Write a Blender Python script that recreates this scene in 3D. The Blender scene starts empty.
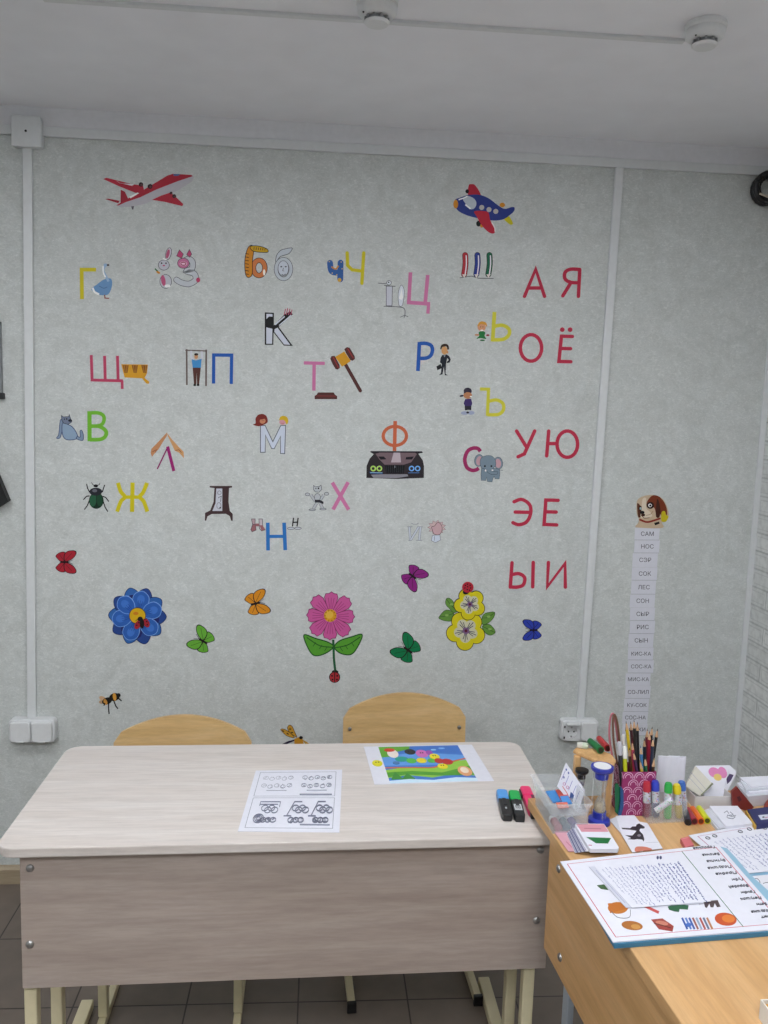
import bpy, bmesh, math, random
from mathutils import Vector, Matrix
random.seed(7)
PI = math.pi
SC = bpy.context.scene
COL = SC.collection

# ------------------------------------------------------------------ camera
CP = Vector((0.0, -2.7599, 1.6256)); YAW, PIT, ROL, FPX = 0.07788, 0.12379, 0.03134, 848.5
Fw = Vector((math.sin(YAW)*math.cos(PIT), math.cos(YAW)*math.cos(PIT), -math.sin(PIT)))
R0 = Vector((math.cos(YAW), -math.sin(YAW), 0)); U0 = R0.cross(Fw)
Rt = math.cos(ROL)*R0 + math.sin(ROL)*U0
Up = -math.sin(ROL)*R0 + math.cos(ROL)*U0
cd = bpy.data.cameras.new('camera'); cam = bpy.data.objects.new('camera', cd); COL.objects.link(cam)
cam.matrix_world = Matrix(((Rt.x, Up.x, -Fw.x, CP.x), (Rt.y, Up.y, -Fw.y, CP.y), (Rt.z, Up.z, -Fw.z, CP.z), (0, 0, 0, 1)))
cd.sensor_fit = 'VERTICAL'; cd.sensor_height = 36; cd.lens = FPX/1024*36; cd.clip_start = 0.05
SC.camera = cam

def ray(u, v): return Fw + Rt*((u-384)/FPX) - Up*((v-512)/FPX)
def ony(u, v, y=0.0):
    d = ray(u, v); return CP + d*((y-CP.y)/d.y)
def onz(u, v, z):
    d = ray(u, v); return CP + d*((z-CP.z)/d.z)
def onwall(y=0.0): return (lambda u, v: ony(u, v, y)), Vector((0, -1, 0))
def onflat(z): return (lambda u, v: onz(u, v, z)), Vector((0, 0, 1))

# ------------------------------------------------------------------ materials
def lin(c): return c/12.92 if c <= .04045 else ((c+.055)/1.055)**2.4
def rgb(h, k=1.0):
    h = h.lstrip('#'); return tuple(min(.93, lin(int(h[i:i+2], 16)/255)*k) for i in (0, 2, 4)) + (1,)
_m = {}
def mat(h, rough=.5, k=1.0, metal=0., alpha=1., spec=.5, bump=0., bscale=60, coat=0.):
    key = (h, rough, k, metal, alpha, spec, bump, bscale, coat)
    if key in _m: return _m[key]
    m = bpy.data.materials.new('paint_'+h.lstrip('#')); m.use_nodes = True
    nt = m.node_tree; b = nt.nodes['Principled BSDF']
    c = rgb(h, k)
    b.inputs['Base Color'].default_value = c; b.inputs['Roughness'].default_value = rough
    b.inputs['Metallic'].default_value = metal; b.inputs['Alpha'].default_value = alpha
    b.inputs['Specular IOR Level'].default_value = spec; b.inputs['Coat Weight'].default_value = coat
    tc = nt.nodes.new('ShaderNodeTexCoord'); nz = nt.nodes.new('ShaderNodeTexNoise')
    nz.inputs['Scale'].default_value = bscale; nz.inputs['Detail'].default_value = 3
    nt.links.new(tc.outputs['Object'], nz.inputs['Vector'])
    mx = nt.nodes.new('ShaderNodeMix'); mx.data_type = 'RGBA'
    mx.inputs[6].default_value = tuple(x*.94 for x in c[:3])+(1,); mx.inputs[7].default_value = tuple(min(1, x*1.06) for x in c[:3])+(1,)
    nt.links.new(nz.outputs['Fac'], mx.inputs[0]); nt.links.new(mx.outputs[2], b.inputs['Base Color'])
    if bump:
        bp = nt.nodes.new('ShaderNodeBump'); bp.inputs['Strength'].default_value = bump; bp.inputs['Distance'].default_value = .002
        nt.links.new(nz.outputs['Fac'], bp.inputs['Height']); nt.links.new(bp.outputs['Normal'], b.inputs['Normal'])
    _m[key] = m; return m
KW, KD = 1.28, 1.0
def W(h, rough=.45): return mat(h, rough, KW, spec=.2)          # stickers on the wall
def D(h, rough=.5): return mat(h, rough, KD)           # things on the desks

def nodes(name):
    m = bpy.data.materials.new(name); m.use_nodes = True
    nt = m.node_tree; return m, nt, nt.nodes['Principled BSDF'], nt.nodes.new, nt.links.new
def ramp(nt, stops):
    r = nt.nodes.new('ShaderNodeValToRGB'); e = r.color_ramp.elements
    while len(e) < len(stops): e.new(.5)
    for x, (p, c) in zip(e, stops): x.position = p; x.color = c
    return r

def wallpaper():
    m, nt, b, N, L = nodes('grey_fibre_wallpaper')
    tc = N('ShaderNodeTexCoord')
    n1 = N('ShaderNodeTexNoise'); n1.inputs['Scale'].default_value = 75; n1.inputs['Detail'].default_value = 8; n1.inputs['Roughness'].default_value = .72; n1.inputs['Distortion'].default_value = 1.6
    n2 = N('ShaderNodeTexNoise'); n2.inputs['Scale'].default_value = 9; n2.inputs['Detail'].default_value = 5; n2.inputs['Distortion'].default_value = 2.5
    mp = N('ShaderNodeMapping'); mp.inputs['Scale'].default_value = (1, 1, 1.6)
    L(tc.outputs['Object'], mp.inputs['Vector']); L(mp.outputs['Vector'], n1.inputs['Vector']); L(tc.outputs['Object'], n2.inputs['Vector'])
    r1 = ramp(nt, [(.32, rgb('#bcc1c0')), (.52, rgb('#c9cdcc')), (.68, rgb('#dcdfde'))])
    r2 = ramp(nt, [(.3, (.93, .93, .92, 1)), (.7, (1.05, 1.05, 1.05, 1))])
    mx = N('ShaderNodeMix'); mx.data_type = 'RGBA'; mx.blend_type = 'MULTIPLY'; mx.inputs[0].default_value = 1
    L(n1.outputs['Fac'], r1.inputs[0]); L(n2.outputs['Fac'], r2.inputs[0]); L(r1.outputs[0], mx.inputs[6]); L(r2.outputs[0], mx.inputs[7])
    L(mx.outputs[2], b.inputs['Base Color']); b.inputs['Roughness'].default_value = .7; b.inputs['Specular IOR Level'].default_value = .25
    bp = N('ShaderNodeBump'); bp.inputs['Strength'].default_value = .5; bp.inputs['Distance'].default_value = .002
    L(n1.outputs['Fac'], bp.inputs['Height']); L(bp.outputs['Normal'], b.inputs['Normal'])
    return m
def brickpaper():
    m, nt, b, N, L = nodes('white_brick_wallpaper')
    tc = N('ShaderNodeTexCoord'); sp = N('ShaderNodeSeparateXYZ'); cb = N('ShaderNodeCombineXYZ')
    L(tc.outputs['Object'], sp.inputs[0]); L(sp.outputs['Y'], cb.inputs['X']); L(sp.outputs['Z'], cb.inputs['Y'])
    br = N('ShaderNodeTexBrick'); L(cb.outputs[0], br.inputs['Vector'])
    br.inputs['Scale'].default_value = 1; br.inputs['Brick Width'].default_value = .2; br.inputs['Row Height'].default_value = .062
    br.inputs['Mortar Size'].default_value = .0035; br.inputs['Mortar Smooth'].default_value = .3
    br.inputs['Color1'].default_value = rgb('#d8dbda'); br.inputs['Color2'].default_value = rgb('#e6e8e7'); br.inputs['Mortar'].default_value = rgb('#c2c5c5')
    nz = N('ShaderNodeTexNoise'); nz.inputs['Scale'].default_value = 45; nz.inputs['Detail'].default_value = 6; L(cb.outputs[0], nz.inputs['Vector'])
    r = ramp(nt, [(.3, (.8, .8, .8, 1)), (.6, (1, 1, 1, 1))]); L(nz.outputs['Fac'], r.inputs[0])
    mx = N('ShaderNodeMix'); mx.data_type = 'RGBA'; mx.blend_type = 'MULTIPLY'; mx.inputs[0].default_value = 1
    ins = []
    for ms in (.013, .0165):
        b2 = N('ShaderNodeTexBrick'); L(cb.outputs[0], b2.inputs['Vector']); b2.inputs['Scale'].default_value = 1; b2.inputs['Brick Width'].default_value = .2; b2.inputs['Row Height'].default_value = .062
        b2.inputs['Mortar Size'].default_value = ms; b2.inputs['Mortar Smooth'].default_value = .25; ins.append(b2)
    sb = N('ShaderNodeMath'); sb.operation = 'SUBTRACT'; L(ins[1].outputs['Fac'], sb.inputs[0]); L(ins[0].outputs['Fac'], sb.inputs[1])
    m3 = N('ShaderNodeMix'); m3.data_type = 'RGBA'; hb = N('ShaderNodeMath'); hb.operation = 'MULTIPLY'; hb.inputs[1].default_value = .55; L(sb.outputs[0], hb.inputs[0]); L(hb.outputs[0], m3.inputs[0]); L(br.outputs['Color'], m3.inputs[6]); m3.inputs[7].default_value = rgb('#b6b9b9')
    L(m3.outputs[2], mx.inputs[6]); L(r.outputs[0], mx.inputs[7]); L(mx.outputs[2], b.inputs['Base Color']); b.inputs['Roughness'].default_value = .6
    bp = N('ShaderNodeBump'); bp.inputs['Strength'].default_value = .6; bp.inputs['Distance'].default_value = .004; bp.invert = True
    L(br.outputs['Fac'], bp.inputs['Height']); L(bp.outputs['Normal'], b.inputs['Normal'])
    return m
def tiles():
    m, nt, b, N, L = nodes('brown_grey_floor_tiles')
    tc = N('ShaderNodeTexCoord'); mp = N('ShaderNodeMapping'); mp.inputs['Location'].default_value = (.026, .01, 0)
    L(tc.outputs['Object'], mp.inputs['Vector'])
    br = N('ShaderNodeTexBrick'); br.offset = 0; L(mp.outputs[0], br.inputs['Vector'])
    br.inputs['Scale'].default_value = 1; br.inputs['Brick Width'].default_value = .301; br.inputs['Row Height'].default_value = .301
    br.inputs['Mortar Size'].default_value = .0022; br.inputs['Mortar Smooth'].default_value = .1
    br.inputs['Color1'].default_value = rgb('#71665e'); br.inputs['Color2'].default_value = rgb('#776c63'); br.inputs['Mortar'].default_value = rgb('#3a3430')
    nz = N('ShaderNodeTexNoise'); nz.inputs['Scale'].default_value = 14; nz.inputs['Detail'].default_value = 8; L(tc.outputs['Object'], nz.inputs['Vector'])
    r = ramp(nt, [(.3, (.86, .86, .86, 1)), (.7, (1.06, 1.06, 1.06, 1))]); L(nz.outputs['Fac'], r.inputs[0])
    mx = N('ShaderNodeMix'); mx.data_type = 'RGBA'; mx.blend_type = 'MULTIPLY'; mx.inputs[0].default_value = 1
    L(br.outputs['Color'], mx.inputs[6]); L(r.outputs[0], mx.inputs[7]); L(mx.outputs[2], b.inputs['Base Color']); b.inputs['Roughness'].default_value = .45
    bp = N('ShaderNodeBump'); bp.inputs['Strength'].default_value = .4; bp.inputs['Distance'].default_value = .002; bp.invert = True
    L(br.outputs['Fac'], bp.inputs['Height']); L(bp.outputs['Normal'], b.inputs['Normal'])
    return m
def wood(name, c0, c1, c2, axis='X', sc=1.0, rough=.45, wav=.35):
    m, nt, b, N, L = nodes(name)
    tc = N('ShaderNodeTexCoord'); mp = N('ShaderNodeMapping')
    s = {'X': (1.2, 14, 14), 'Y': (14, 1.2, 14), 'Z': (14, 14, 1.2)}[axis]
    mp.inputs['Scale'].default_value = tuple(x*sc for x in s); L(tc.outputs['Object'], mp.inputs['Vector'])
    n1 = N('ShaderNodeTexNoise'); n1.inputs['Scale'].default_value = 1.6; n1.inputs['Detail'].default_value = 7; n1.inputs['Roughness'].default_value = .62; n1.inputs['Distortion'].default_value = wav
    n2 = N('ShaderNodeTexNoise'); n2.inputs['Scale'].default_value = 9; n2.inputs['Detail'].default_value = 4; n2.inputs['Roughness'].default_value = .7
    L(mp.outputs[0], n1.inputs['Vector']); L(mp.outputs[0], n2.inputs['Vector'])
    r = ramp(nt, [(.3, rgb(c0)), (.5, rgb(c1)), (.7, rgb(c2))]); L(n1.outputs['Fac'], r.inputs[0])
    r2 = ramp(nt, [(.35, (.9, .9, .9, 1)), (.6, (1.03, 1.03, 1.03, 1))]); L(n2.outputs['Fac'], r2.inputs[0])
    mx = N('ShaderNodeMix'); mx.data_type = 'RGBA'; mx.blend_type = 'MULTIPLY'; mx.inputs[0].default_value = 1
    L(r.outputs[0], mx.inputs[6]); L(r2.outputs[0], mx.inputs[7]); L(mx.outputs[2], b.inputs['Base Color']); b.inputs['Roughness'].default_value = rough
    return m
def emis(h, s):
    m, nt, b, N, L = nodes('lamp_glow'); b.inputs['Emission Color'].default_value = rgb(h); b.inputs['Emission Strength'].default_value = s; return m

M_WALL = wallpaper(); M_BRICK = brickpaper(); M_TILE = tiles()
M_CEIL = mat('#eeeff4', .85, bump=.05, bscale=8); M_TRIM = mat('#dcdde2', .6)
M_WHITE = mat('#dcdee0', .45)
M_TRUNK = mat('#d6d9db', .4)
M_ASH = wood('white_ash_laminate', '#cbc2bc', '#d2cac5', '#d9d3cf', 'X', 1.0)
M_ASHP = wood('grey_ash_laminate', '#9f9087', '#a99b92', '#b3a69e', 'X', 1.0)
M_BEECH = wood('beech_laminate', '#bf9460', '#ca9f6d', '#d3ab7b', 'Y', .9)
M_BEECHS = wood('beech_wood', '#b38a58', '#c79c68', '#d6ae7b', 'Z', 2)
M_PLY = wood('varnished_birch_plywood', '#c3a06c', '#cfad79', '#d9ba8a', 'X', 1.1, .3, .8)
M_BASE = wood('oak_baseboard', '#8f7f68', '#a4947c', '#b5a68e', 'X', 1.5)
M_TUBE = mat('#d8ceac', .4, spec=.5)
M_BLACK = mat('#0c0c0e', .4)
M_STEEL = mat('#a5a5a5', .3, metal=.9)
M_GREYLEG = mat('#9aa2ab', .35)
M_CLEAR = mat('#dfe4e8', .12, alpha=.14)
M_CLEAR2 = mat('#dfe4e8', .12, alpha=.22)
M_GLASS = mat('#b9bcb8', .04, alpha=.34)
PAPER = mat('#dcdde8', .6)
PAPERW = mat('#d9dae4', .6)

# ------------------------------------------------------------------ mesh builder
def tag(o, label, cat, group=None, kind=None):
    o['label'] = label; o['category'] = cat
    if group: o['group'] = group
    if kind: o['kind'] = kind
    return o
def root(name, label, cat, loc=(0, 0, 0), rz=0., group=None):
    o = bpy.data.objects.new(name, None); COL.objects.link(o); o.empty_display_size = .05
    o.location = loc; o.rotation_euler = (0, 0, rz); return tag(o, label, cat, group)
class MB:
    def __init__(s): s.bm = bmesh.new()
    def box(s, x0, x1, y0, y1, z0, z1, mtx=None):
        vs = [s.bm.verts.new((mtx @ Vector(p)) if mtx else p) for p in [(x0, y0, z0), (x1, y0, z0), (x1, y1, z0), (x0, y1, z0), (x0, y0, z1), (x1, y0, z1), (x1, y1, z1), (x0, y1, z1)]]
        for f in [(0, 3, 2, 1), (4, 5, 6, 7), (0, 1, 5, 4), (1, 2, 6, 5), (2, 3, 7, 6), (3, 0, 4, 7)]: s.bm.faces.new([vs[i] for i in f])
        return s
    def prism(s, pts, a, b, axis='z'):
        def P(p, h): return {'z': (p[0], p[1], h), 'y': (p[0], h, p[1]), 'x': (h, p[0], p[1])}[axis]
        A = [s.bm.verts.new(P(p, a)) for p in pts]; B = [s.bm.verts.new(P(p, b)) for p in pts]
        s.bm.faces.new(A[::-1]); s.bm.faces.new(B); n = len(pts)
        for i in range(n): s.bm.faces.new([A[i], A[(i+1) % n], B[(i+1) % n], B[i]])
        return s
    def tube(s, path, r, n=12, cap=True, closed=False, sx=1., sy=1., square=False):
        path = [Vector(p) for p in path]; rings = []; N_ = len(path)
        t0 = None
        for i, p in enumerate(path):
            a = path[(i-1) % N_] if (closed or i > 0) else p; c = path[(i+1) % N_] if (closed or i < N_-1) else p
            t = (c-a).normalized()
            if t0 is None:
                up = Vector((0, 0, 1)) if abs(t.z) < .9 else Vector((0, 1, 0)); u = (up - t*up.dot(t)).normalized()
            else: u = (u - t*u.dot(t)).normalized()
            t0 = t; v = t.cross(u)
            rr = r[i] if isinstance(r, (list, tuple)) else r
            ang = [2*PI*k/n + (PI/4 if square else 0) for k in range(n)]
            rings.append([s.bm.verts.new(p + (u*math.cos(q)*sy + v*math.sin(q)*sx)*rr) for q in ang])
        m = N_ if closed else N_-1
        for i in range(m):
            A, B = rings[i], rings[(i+1) % N_]
            for k in range(n): s.bm.faces.new([A[k], A[(k+1) % n], B[(k+1) % n], B[k]])
        if cap and not closed: s.bm.faces.new(rings[0][::-1]); s.bm.faces.new(rings[-1])
        return s
    def lathe(s, prof, c=(0, 0, 0), n=28, mtx=None):
        rings = []
        for r, z in prof:
            ring = []
            for k in range(n):
                p = Vector((c[0]+r*math.cos(2*PI*k/n), c[1]+r*math.sin(2*PI*k/n), c[2]+z))
                ring.append(s.bm.verts.new(mtx @ p if mtx else p))
            rings.append(ring)
        for A, B in zip(rings, rings[1:]):
            for k in range(n): s.bm.faces.new([A[k], A[(k+1) % n], B[(k+1) % n], B[k]])
        s.bm.faces.new(rings[0][::-1]); s.bm.faces.new(rings[-1]); return s
    def build(s, name, m, parent=None, smooth=False, bevel=0., seg=2, world=False, label=None):
        if world:
            c = Vector((0, 0, 0))
            for v in s.bm.verts: c += v.co
            c /= len(s.bm.verts); bmesh.ops.translate(s.bm, verts=s.bm.verts, vec=-c)
        bmesh.ops.recalc_face_normals(s.bm, faces=s.bm.faces)
        me = bpy.data.meshes.new(name); s.bm.to_mesh(me); s.bm.free(); me.materials.append(m)
        o = bpy.data.objects.new(name, me); COL.objects.link(o)
        if world: o.location = c
        if parent: o.parent = parent
        if smooth:
            for p in me.polygons: p.use_smooth = True
            try: me.set_sharp_from_angle(angle=math.radians(42))
            except Exception: pass
        if bevel:
            b = o.modifiers.new('bevel', 'BEVEL'); b.width = bevel; b.segments = seg; b.limit_method = 'ANGLE'; b.angle_limit = math.radians(40)
            b.harden_normals = False
        if label: o['label'] = label
        return o
def structure(name, mb, m, bevel=0.):
    o = mb.build(name, m, bevel=bevel); o['kind'] = 'structure'; return o
def copy_tree(o, parent=None):
    c = o.copy(); COL.objects.link(c); c.parent = parent
    for ch in [x for x in bpy.data.objects if x.parent == o]: copy_tree(ch, c)
    return c

# ------------------------------------------------------------------ flat print / sticker builder
def cr(pts, closed=False, n=6):
    out = []; N_ = len(pts)
    g = (lambda i: pts[i % N_]) if closed else (lambda i: pts[max(0, min(N_-1, i))])
    for i in range(N_ if closed else N_-1):
        p0, p1, p2, p3 = g(i-1), g(i), g(i+1), g(i+2)
        for k in range(n):
            t = k/n
            out.append(tuple(.5*(2*p1[j]+(p2[j]-p0[j])*t+(2*p0[j]-5*p1[j]+4*p2[j]-p3[j])*t*t+(3*p1[j]-p0[j]-3*p2[j]+p3[j])*t**3) for j in (0, 1)))
    if not closed: out.append(tuple(pts[-1]))
    return out
def ellpts(cx, cy, rx, ry=None, rot=0, n=22):
    ry = ry or rx; a = math.radians(rot)
    return [(cx+rx*math.cos(t)*math.cos(a)-ry*math.sin(t)*math.sin(a), cy+rx*math.cos(t)*math.sin(a)+ry*math.sin(t)*math.cos(a)) for t in [2*PI*k/n for k in range(n)]]
_glyph = {}
def glyphs(txt):
    if txt in _glyph: return _glyph[txt]
    cu = bpy.data.curves.new('t', 'FONT'); cu.body = txt; cu.size = 1; cu.align_x = 'CENTER'; cu.align_y = 'CENTER'; cu.resolution_u = 3
    o = bpy.data.objects.new('t', cu); COL.objects.link(o); dg = bpy.context.evaluated_depsgraph_get(); dg.update()
    me = o.evaluated_get(dg).to_mesh()
    r = ([tuple(v.co[:2]) for v in me.vertices], [tuple(p.vertices) for p in me.polygons])
    o.evaluated_get(dg).to_mesh_clear(); bpy.data.objects.remove(o); bpy.data.curves.remove(cu)
    _glyph[txt] = r; return r
class Draw:
    """printed or cut flat shapes; coordinates are read through a crop frame (x0, y0, scale) and laid on a real plane"""
    def __init__(s, plane, frame=(0, 0, 1), base=.0005, step=.00006, sink=0.):
        s.sink = sink
        s.map, s.nrm = plane; s.fr = frame; s.h = base; s.step = step; s.V = []; s.F = []; s.mi = []; s.mats = []
    def P(s, p, h):
        q = s.map(s.fr[0]+p[0]/s.fr[2], s.fr[1]+p[1]/s.fr[2]); return q + s.nrm*h
    def _mi(s, m):
        if m not in s.mats: s.mats.append(m)
        return s.mats.index(m)
    def faces(s, pts, faces, m, h=None):
        if h is None: h = s.h; s.h += s.step
        else: s.h = h + s.step
        i0 = len(s.V); n = len(pts); k = s._mi(m)
        s.V += [s.P(p, h) for p in pts]; s.V += [s.P(p, -s.sink) for p in pts]
        cnt = {}
        for f in faces:
            s.F.append(tuple(i0+i for i in f)); s.mi.append(k)
            for a, b in zip(f, f[1:]+f[:1]): cnt[(a, b)] = 1
        for (a, b) in cnt:
            if (b, a) not in cnt: s.F.append((i0+a, i0+n+a, i0+n+b, i0+b)); s.mi.append(k)
        return s
    def poly(s, m, pts, smooth=False, h=None):
        if smooth: pts = cr(pts, True)
        return s.faces(list(pts), [tuple(range(len(pts)))], m, h)
    def ell(s, m, cx, cy, rx, ry=None, rot=0, n=22): return s.poly(m, ellpts(cx, cy, rx, ry, rot, n))
    def stroke(s, m, w, pts, smooth=False, closed=False, cap=False):
        if smooth: pts = cr(pts, closed)
        pts = [Vector((p[0], p[1])) for p in pts]; n = len(pts); Lp, Rp = [], []
        for i, p in enumerate(pts):
            a = pts[i-1] if (closed or i > 0) else None; c = pts[(i+1) % n] if (closed or i < n-1) else None
            d1 = (p-a).normalized() if a is not None and (p-a).length > 1e-9 else None
            d2 = (c-p).normalized() if c is not None and (c-p).length > 1e-9 else None
            d1 = d1 or d2; d2 = d2 or d1
            n1 = Vector((-d1.y, d1.x)); n2 = Vector((-d2.y, d2.x)); mm = (n1+n2)
            mm = mm.normalized() if mm.length > 1e-6 else n1
            k = (w/2)/max(.45, mm.dot(n1)); Lp.append(p+mm*k); Rp.append(p-mm*k)
        V = [tuple(p) for p in Lp]+[tuple(p) for p in Rp]
        F = [(i, (i+1) % n, n+(i+1) % n, n+i) for i in range(n if closed else n-1)]
        if cap and not closed:
            for e, (q, o_) in enumerate(((0, 1), (n-1, n-2))):
                d = (pts[q]-pts[o_]).normalized(); a0 = math.atan2((Lp[q]-pts[q]).y, (Lp[q]-pts[q]).x)
                sgn = 1 if Vector((math.cos(a0+PI/2), math.sin(a0+PI/2))).dot(d) > 0 else -1
                arc = []
                for k in range(1, 6):
                    a_ = a0+sgn*PI*k/6; arc.append(len(V)); V.append((pts[q].x+w/2*math.cos(a_), pts[q].y+w/2*math.sin(a_)))
                f = (q,)+tuple(arc)+(n+q,); F.append(f if e == 1 else tuple(reversed(f)))
        return s.faces(V, F, m)
    def ring(s, m, w, cx, cy, rx, ry=None, rot=0, n=26): return s.stroke(m, w, ellpts(cx, cy, rx, ry, rot, n), closed=True)
    def lined(s, mf, ml, w, pts, e=3, **k):
        s.stroke(ml, w+2*e, pts, **k); return s.stroke(mf, w, pts, **k)
    def olpoly(s, mf, ml, pts, w=3, smooth=False):
        s.poly(mf, pts, smooth); return s.stroke(ml, w, pts, smooth=smooth, closed=True)
    def text(s, m, txt, c, ex, ey):
        """c centre, ex vector of one em to the right, ey vector of one em up, in frame units"""
        v, f = glyphs(txt); return s.faces([(c[0]+x*ex[0]+y*ey[0], c[1]+x*ex[1]+y*ey[1]) for x, y in v], f, m)
    def build(s, name, label=None, cat=None, group=None, parent=None):
        c = Vector((0, 0, 0))
        for v in s.V: c += v
        c /= len(s.V)
        me = bpy.data.meshes.new(name); me.from_pydata([tuple(v-c) for v in s.V], [], s.F)
        for m in s.mats: me.materials.append(m)
        for p, k in zip(me.polygons, s.mi): p.material_index = k
        o = bpy.data.objects.new(name, me); COL.objects.link(o); o.location = c
        if parent: o.parent = parent; o.matrix_parent_inverse = parent.matrix_basis.inverted()
        if cat: tag(o, label, cat, group)
        elif label: o['label'] = label
        return o

# ------------------------------------------------------------------ the room
XL, XR, YB, YF, ZC = -2.3, 1.49, 0.0, -4.6, 2.484
structure('floor', MB().box(XL, XR, YF, YB, -.05, 0), M_TILE)
structure('ceiling', MB().box(XL, XR, YF, YB, ZC, ZC+.05), M_CEIL)
structure('wall_back', MB().box(XL-.1, XR+.1, 0, .1, -.05, ZC+.05), M_WALL)
structure('wall_left', MB().box(XL-.1, XL, YF, 0, -.05, ZC+.05), M_WALL)
structure('wall_right', MB().box(XR, XR+.1, YF, 0, -.05, ZC+.05), M_BRICK)
structure('wall_front', MB().box(XL-.1, XR+.1, YF-.1, YF, -.05, ZC+.05), M_WALL)
structure('baseboard_back', MB().prism([(0, 0), (-.014, 0), (-.014, .05), (-.006, .062), (0, .062)], XL, XR, 'x'), M_BASE)
structure('baseboard_right', MB().box(XR-.014, XR, YF, -.014, 0, .06), M_BASE, .003)
structure('trim_1', MB().prism([(0, 2.4285), (-.009, 2.4285), (-.012, 2.45), (-.014, ZC), (0, ZC)], XL, XR, 'x'), M_TRIM)
structure('trim_2', MB().box(XR-.019, XR, -.006, 0, .062, 2.43), M_TRUNK, .001)

# cable trunking on the wall and on the ceiling
def trunk(name, label, p0, p1, w, dep, normal, lid=.8):
    p0, p1, nrm = Vector(p0), Vector(p1), Vector(normal); d = (p1-p0).normalized(); sd = d.cross(nrm).normalized(); L_ = (p1-p0).length
    mx = Matrix.Translation(p0) @ Matrix((tuple(d)+(0,), tuple(sd)+(0,), tuple(nrm)+(0,), (0, 0, 0, 1))).transposed()
    r = root(name, label, 'cable trunking', tuple(p0))
    m2 = Matrix.Translation(-p0) @ mx
    MB().box(0, L_, -w/2, w/2, 0, dep*.72, m2).build('channel', M_TRUNK, r, bevel=.0008)
    MB().box(0, L_, -w/2-.0006, w/2+.0006, dep*.72, dep, m2).build('cover_strip', M_TRUNK, r, bevel=.0015)
    return r
trunk('cable_trunking', 'long white horizontal cable trunking just below the ceiling trim', (XL, 0, 2.415), (XR-.02, 0, 2.415), .026, .014, (0, -1, 0))
a = ony(28.4, 146); b = ony(32.9, 717); trunk('cable_trunking', 'white vertical cable trunking on the left, from junction box down to the double socket', (a.x, 0, 2.372), (b.x, 0, b.z), .026, .013, (0, -1, 0))
a = ony(618.6, 168); b = ony(579.3, 718); trunk('cable_trunking', 'white vertical cable trunking on the right, ending at the open socket', (a.x, 0, 2.401), (b.x, 0, b.z), .025, .013, (0, -1, 0))
trunk('cable_trunking', 'thin white cable trunking across the ceiling between the two smoke detectors', (-.62, -.742, ZC), (.815, -.742, ZC), .016, .007, (0, 0, -1))

c = ony(26.5, 131.5, -.03)
r = root('junction_box', 'square white junction box at the upper left corner of the wall', 'junction box', (c.x, 0, c.z))
MB().box(-.043, .043, -.03, 0, -.043, .043).build('body', M_TRUNK, r, bevel=.006)
MB().box(-.044, .044, -.036, -.0305, -.044, .044).build('cover', M_TRUNK, r, bevel=.004)
MB().lathe([(.0035, 0), (.0035, .0015)], n=14, mtx=Matrix.Rotation(PI/2, 4, 'X')).build('screw', M_BLACK, r).location = (0, -.0362, 0)

def detector(u, v, label):
    p = onz(u, v, ZC-.03)
    r = root('smoke_detector', label, 'smoke detector', (p.x, p.y, ZC)); r.scale = (.83, .83, .83)
    MB().lathe([(.052, 0), (.054, -.004), (.054, -.012), (.050, -.016)]).build('base', M_WHITE, r, smooth=True)
    MB().lathe([(.050, -.0165), (.052, -.022), (.050, -.034), (.042, -.041), (.034, -.042)]).build('body', M_WHITE, r, smooth=True)
    g = MB()
    for k in range(10):
        a_ = 2*PI*k/10; g.box(.026, .032, -.0025, .0025, -.0525, -.042, Matrix.Rotation(a_, 4, 'Z'))
    g.lathe([(.024, -.042), (.024, -.053)]).build('sensor_cage', mat('#8d8f92', .5), r)
    MB().lathe([(.033, -.053), (.033, -.056), (.029, -.060)]).build('cap', M_WHITE, r, smooth=True)
    MB().lathe([(.0025, 0), (.0018, -.003)], n=10).build('indicator_lamp', M_BLACK, r).location = (-.036, -.025, -.0405)
detector(377, 15, 'round white smoke detector at the top middle of the ceiling')
detector(705, 38, 'round white smoke detector at the right end of the ceiling trunking')

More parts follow.
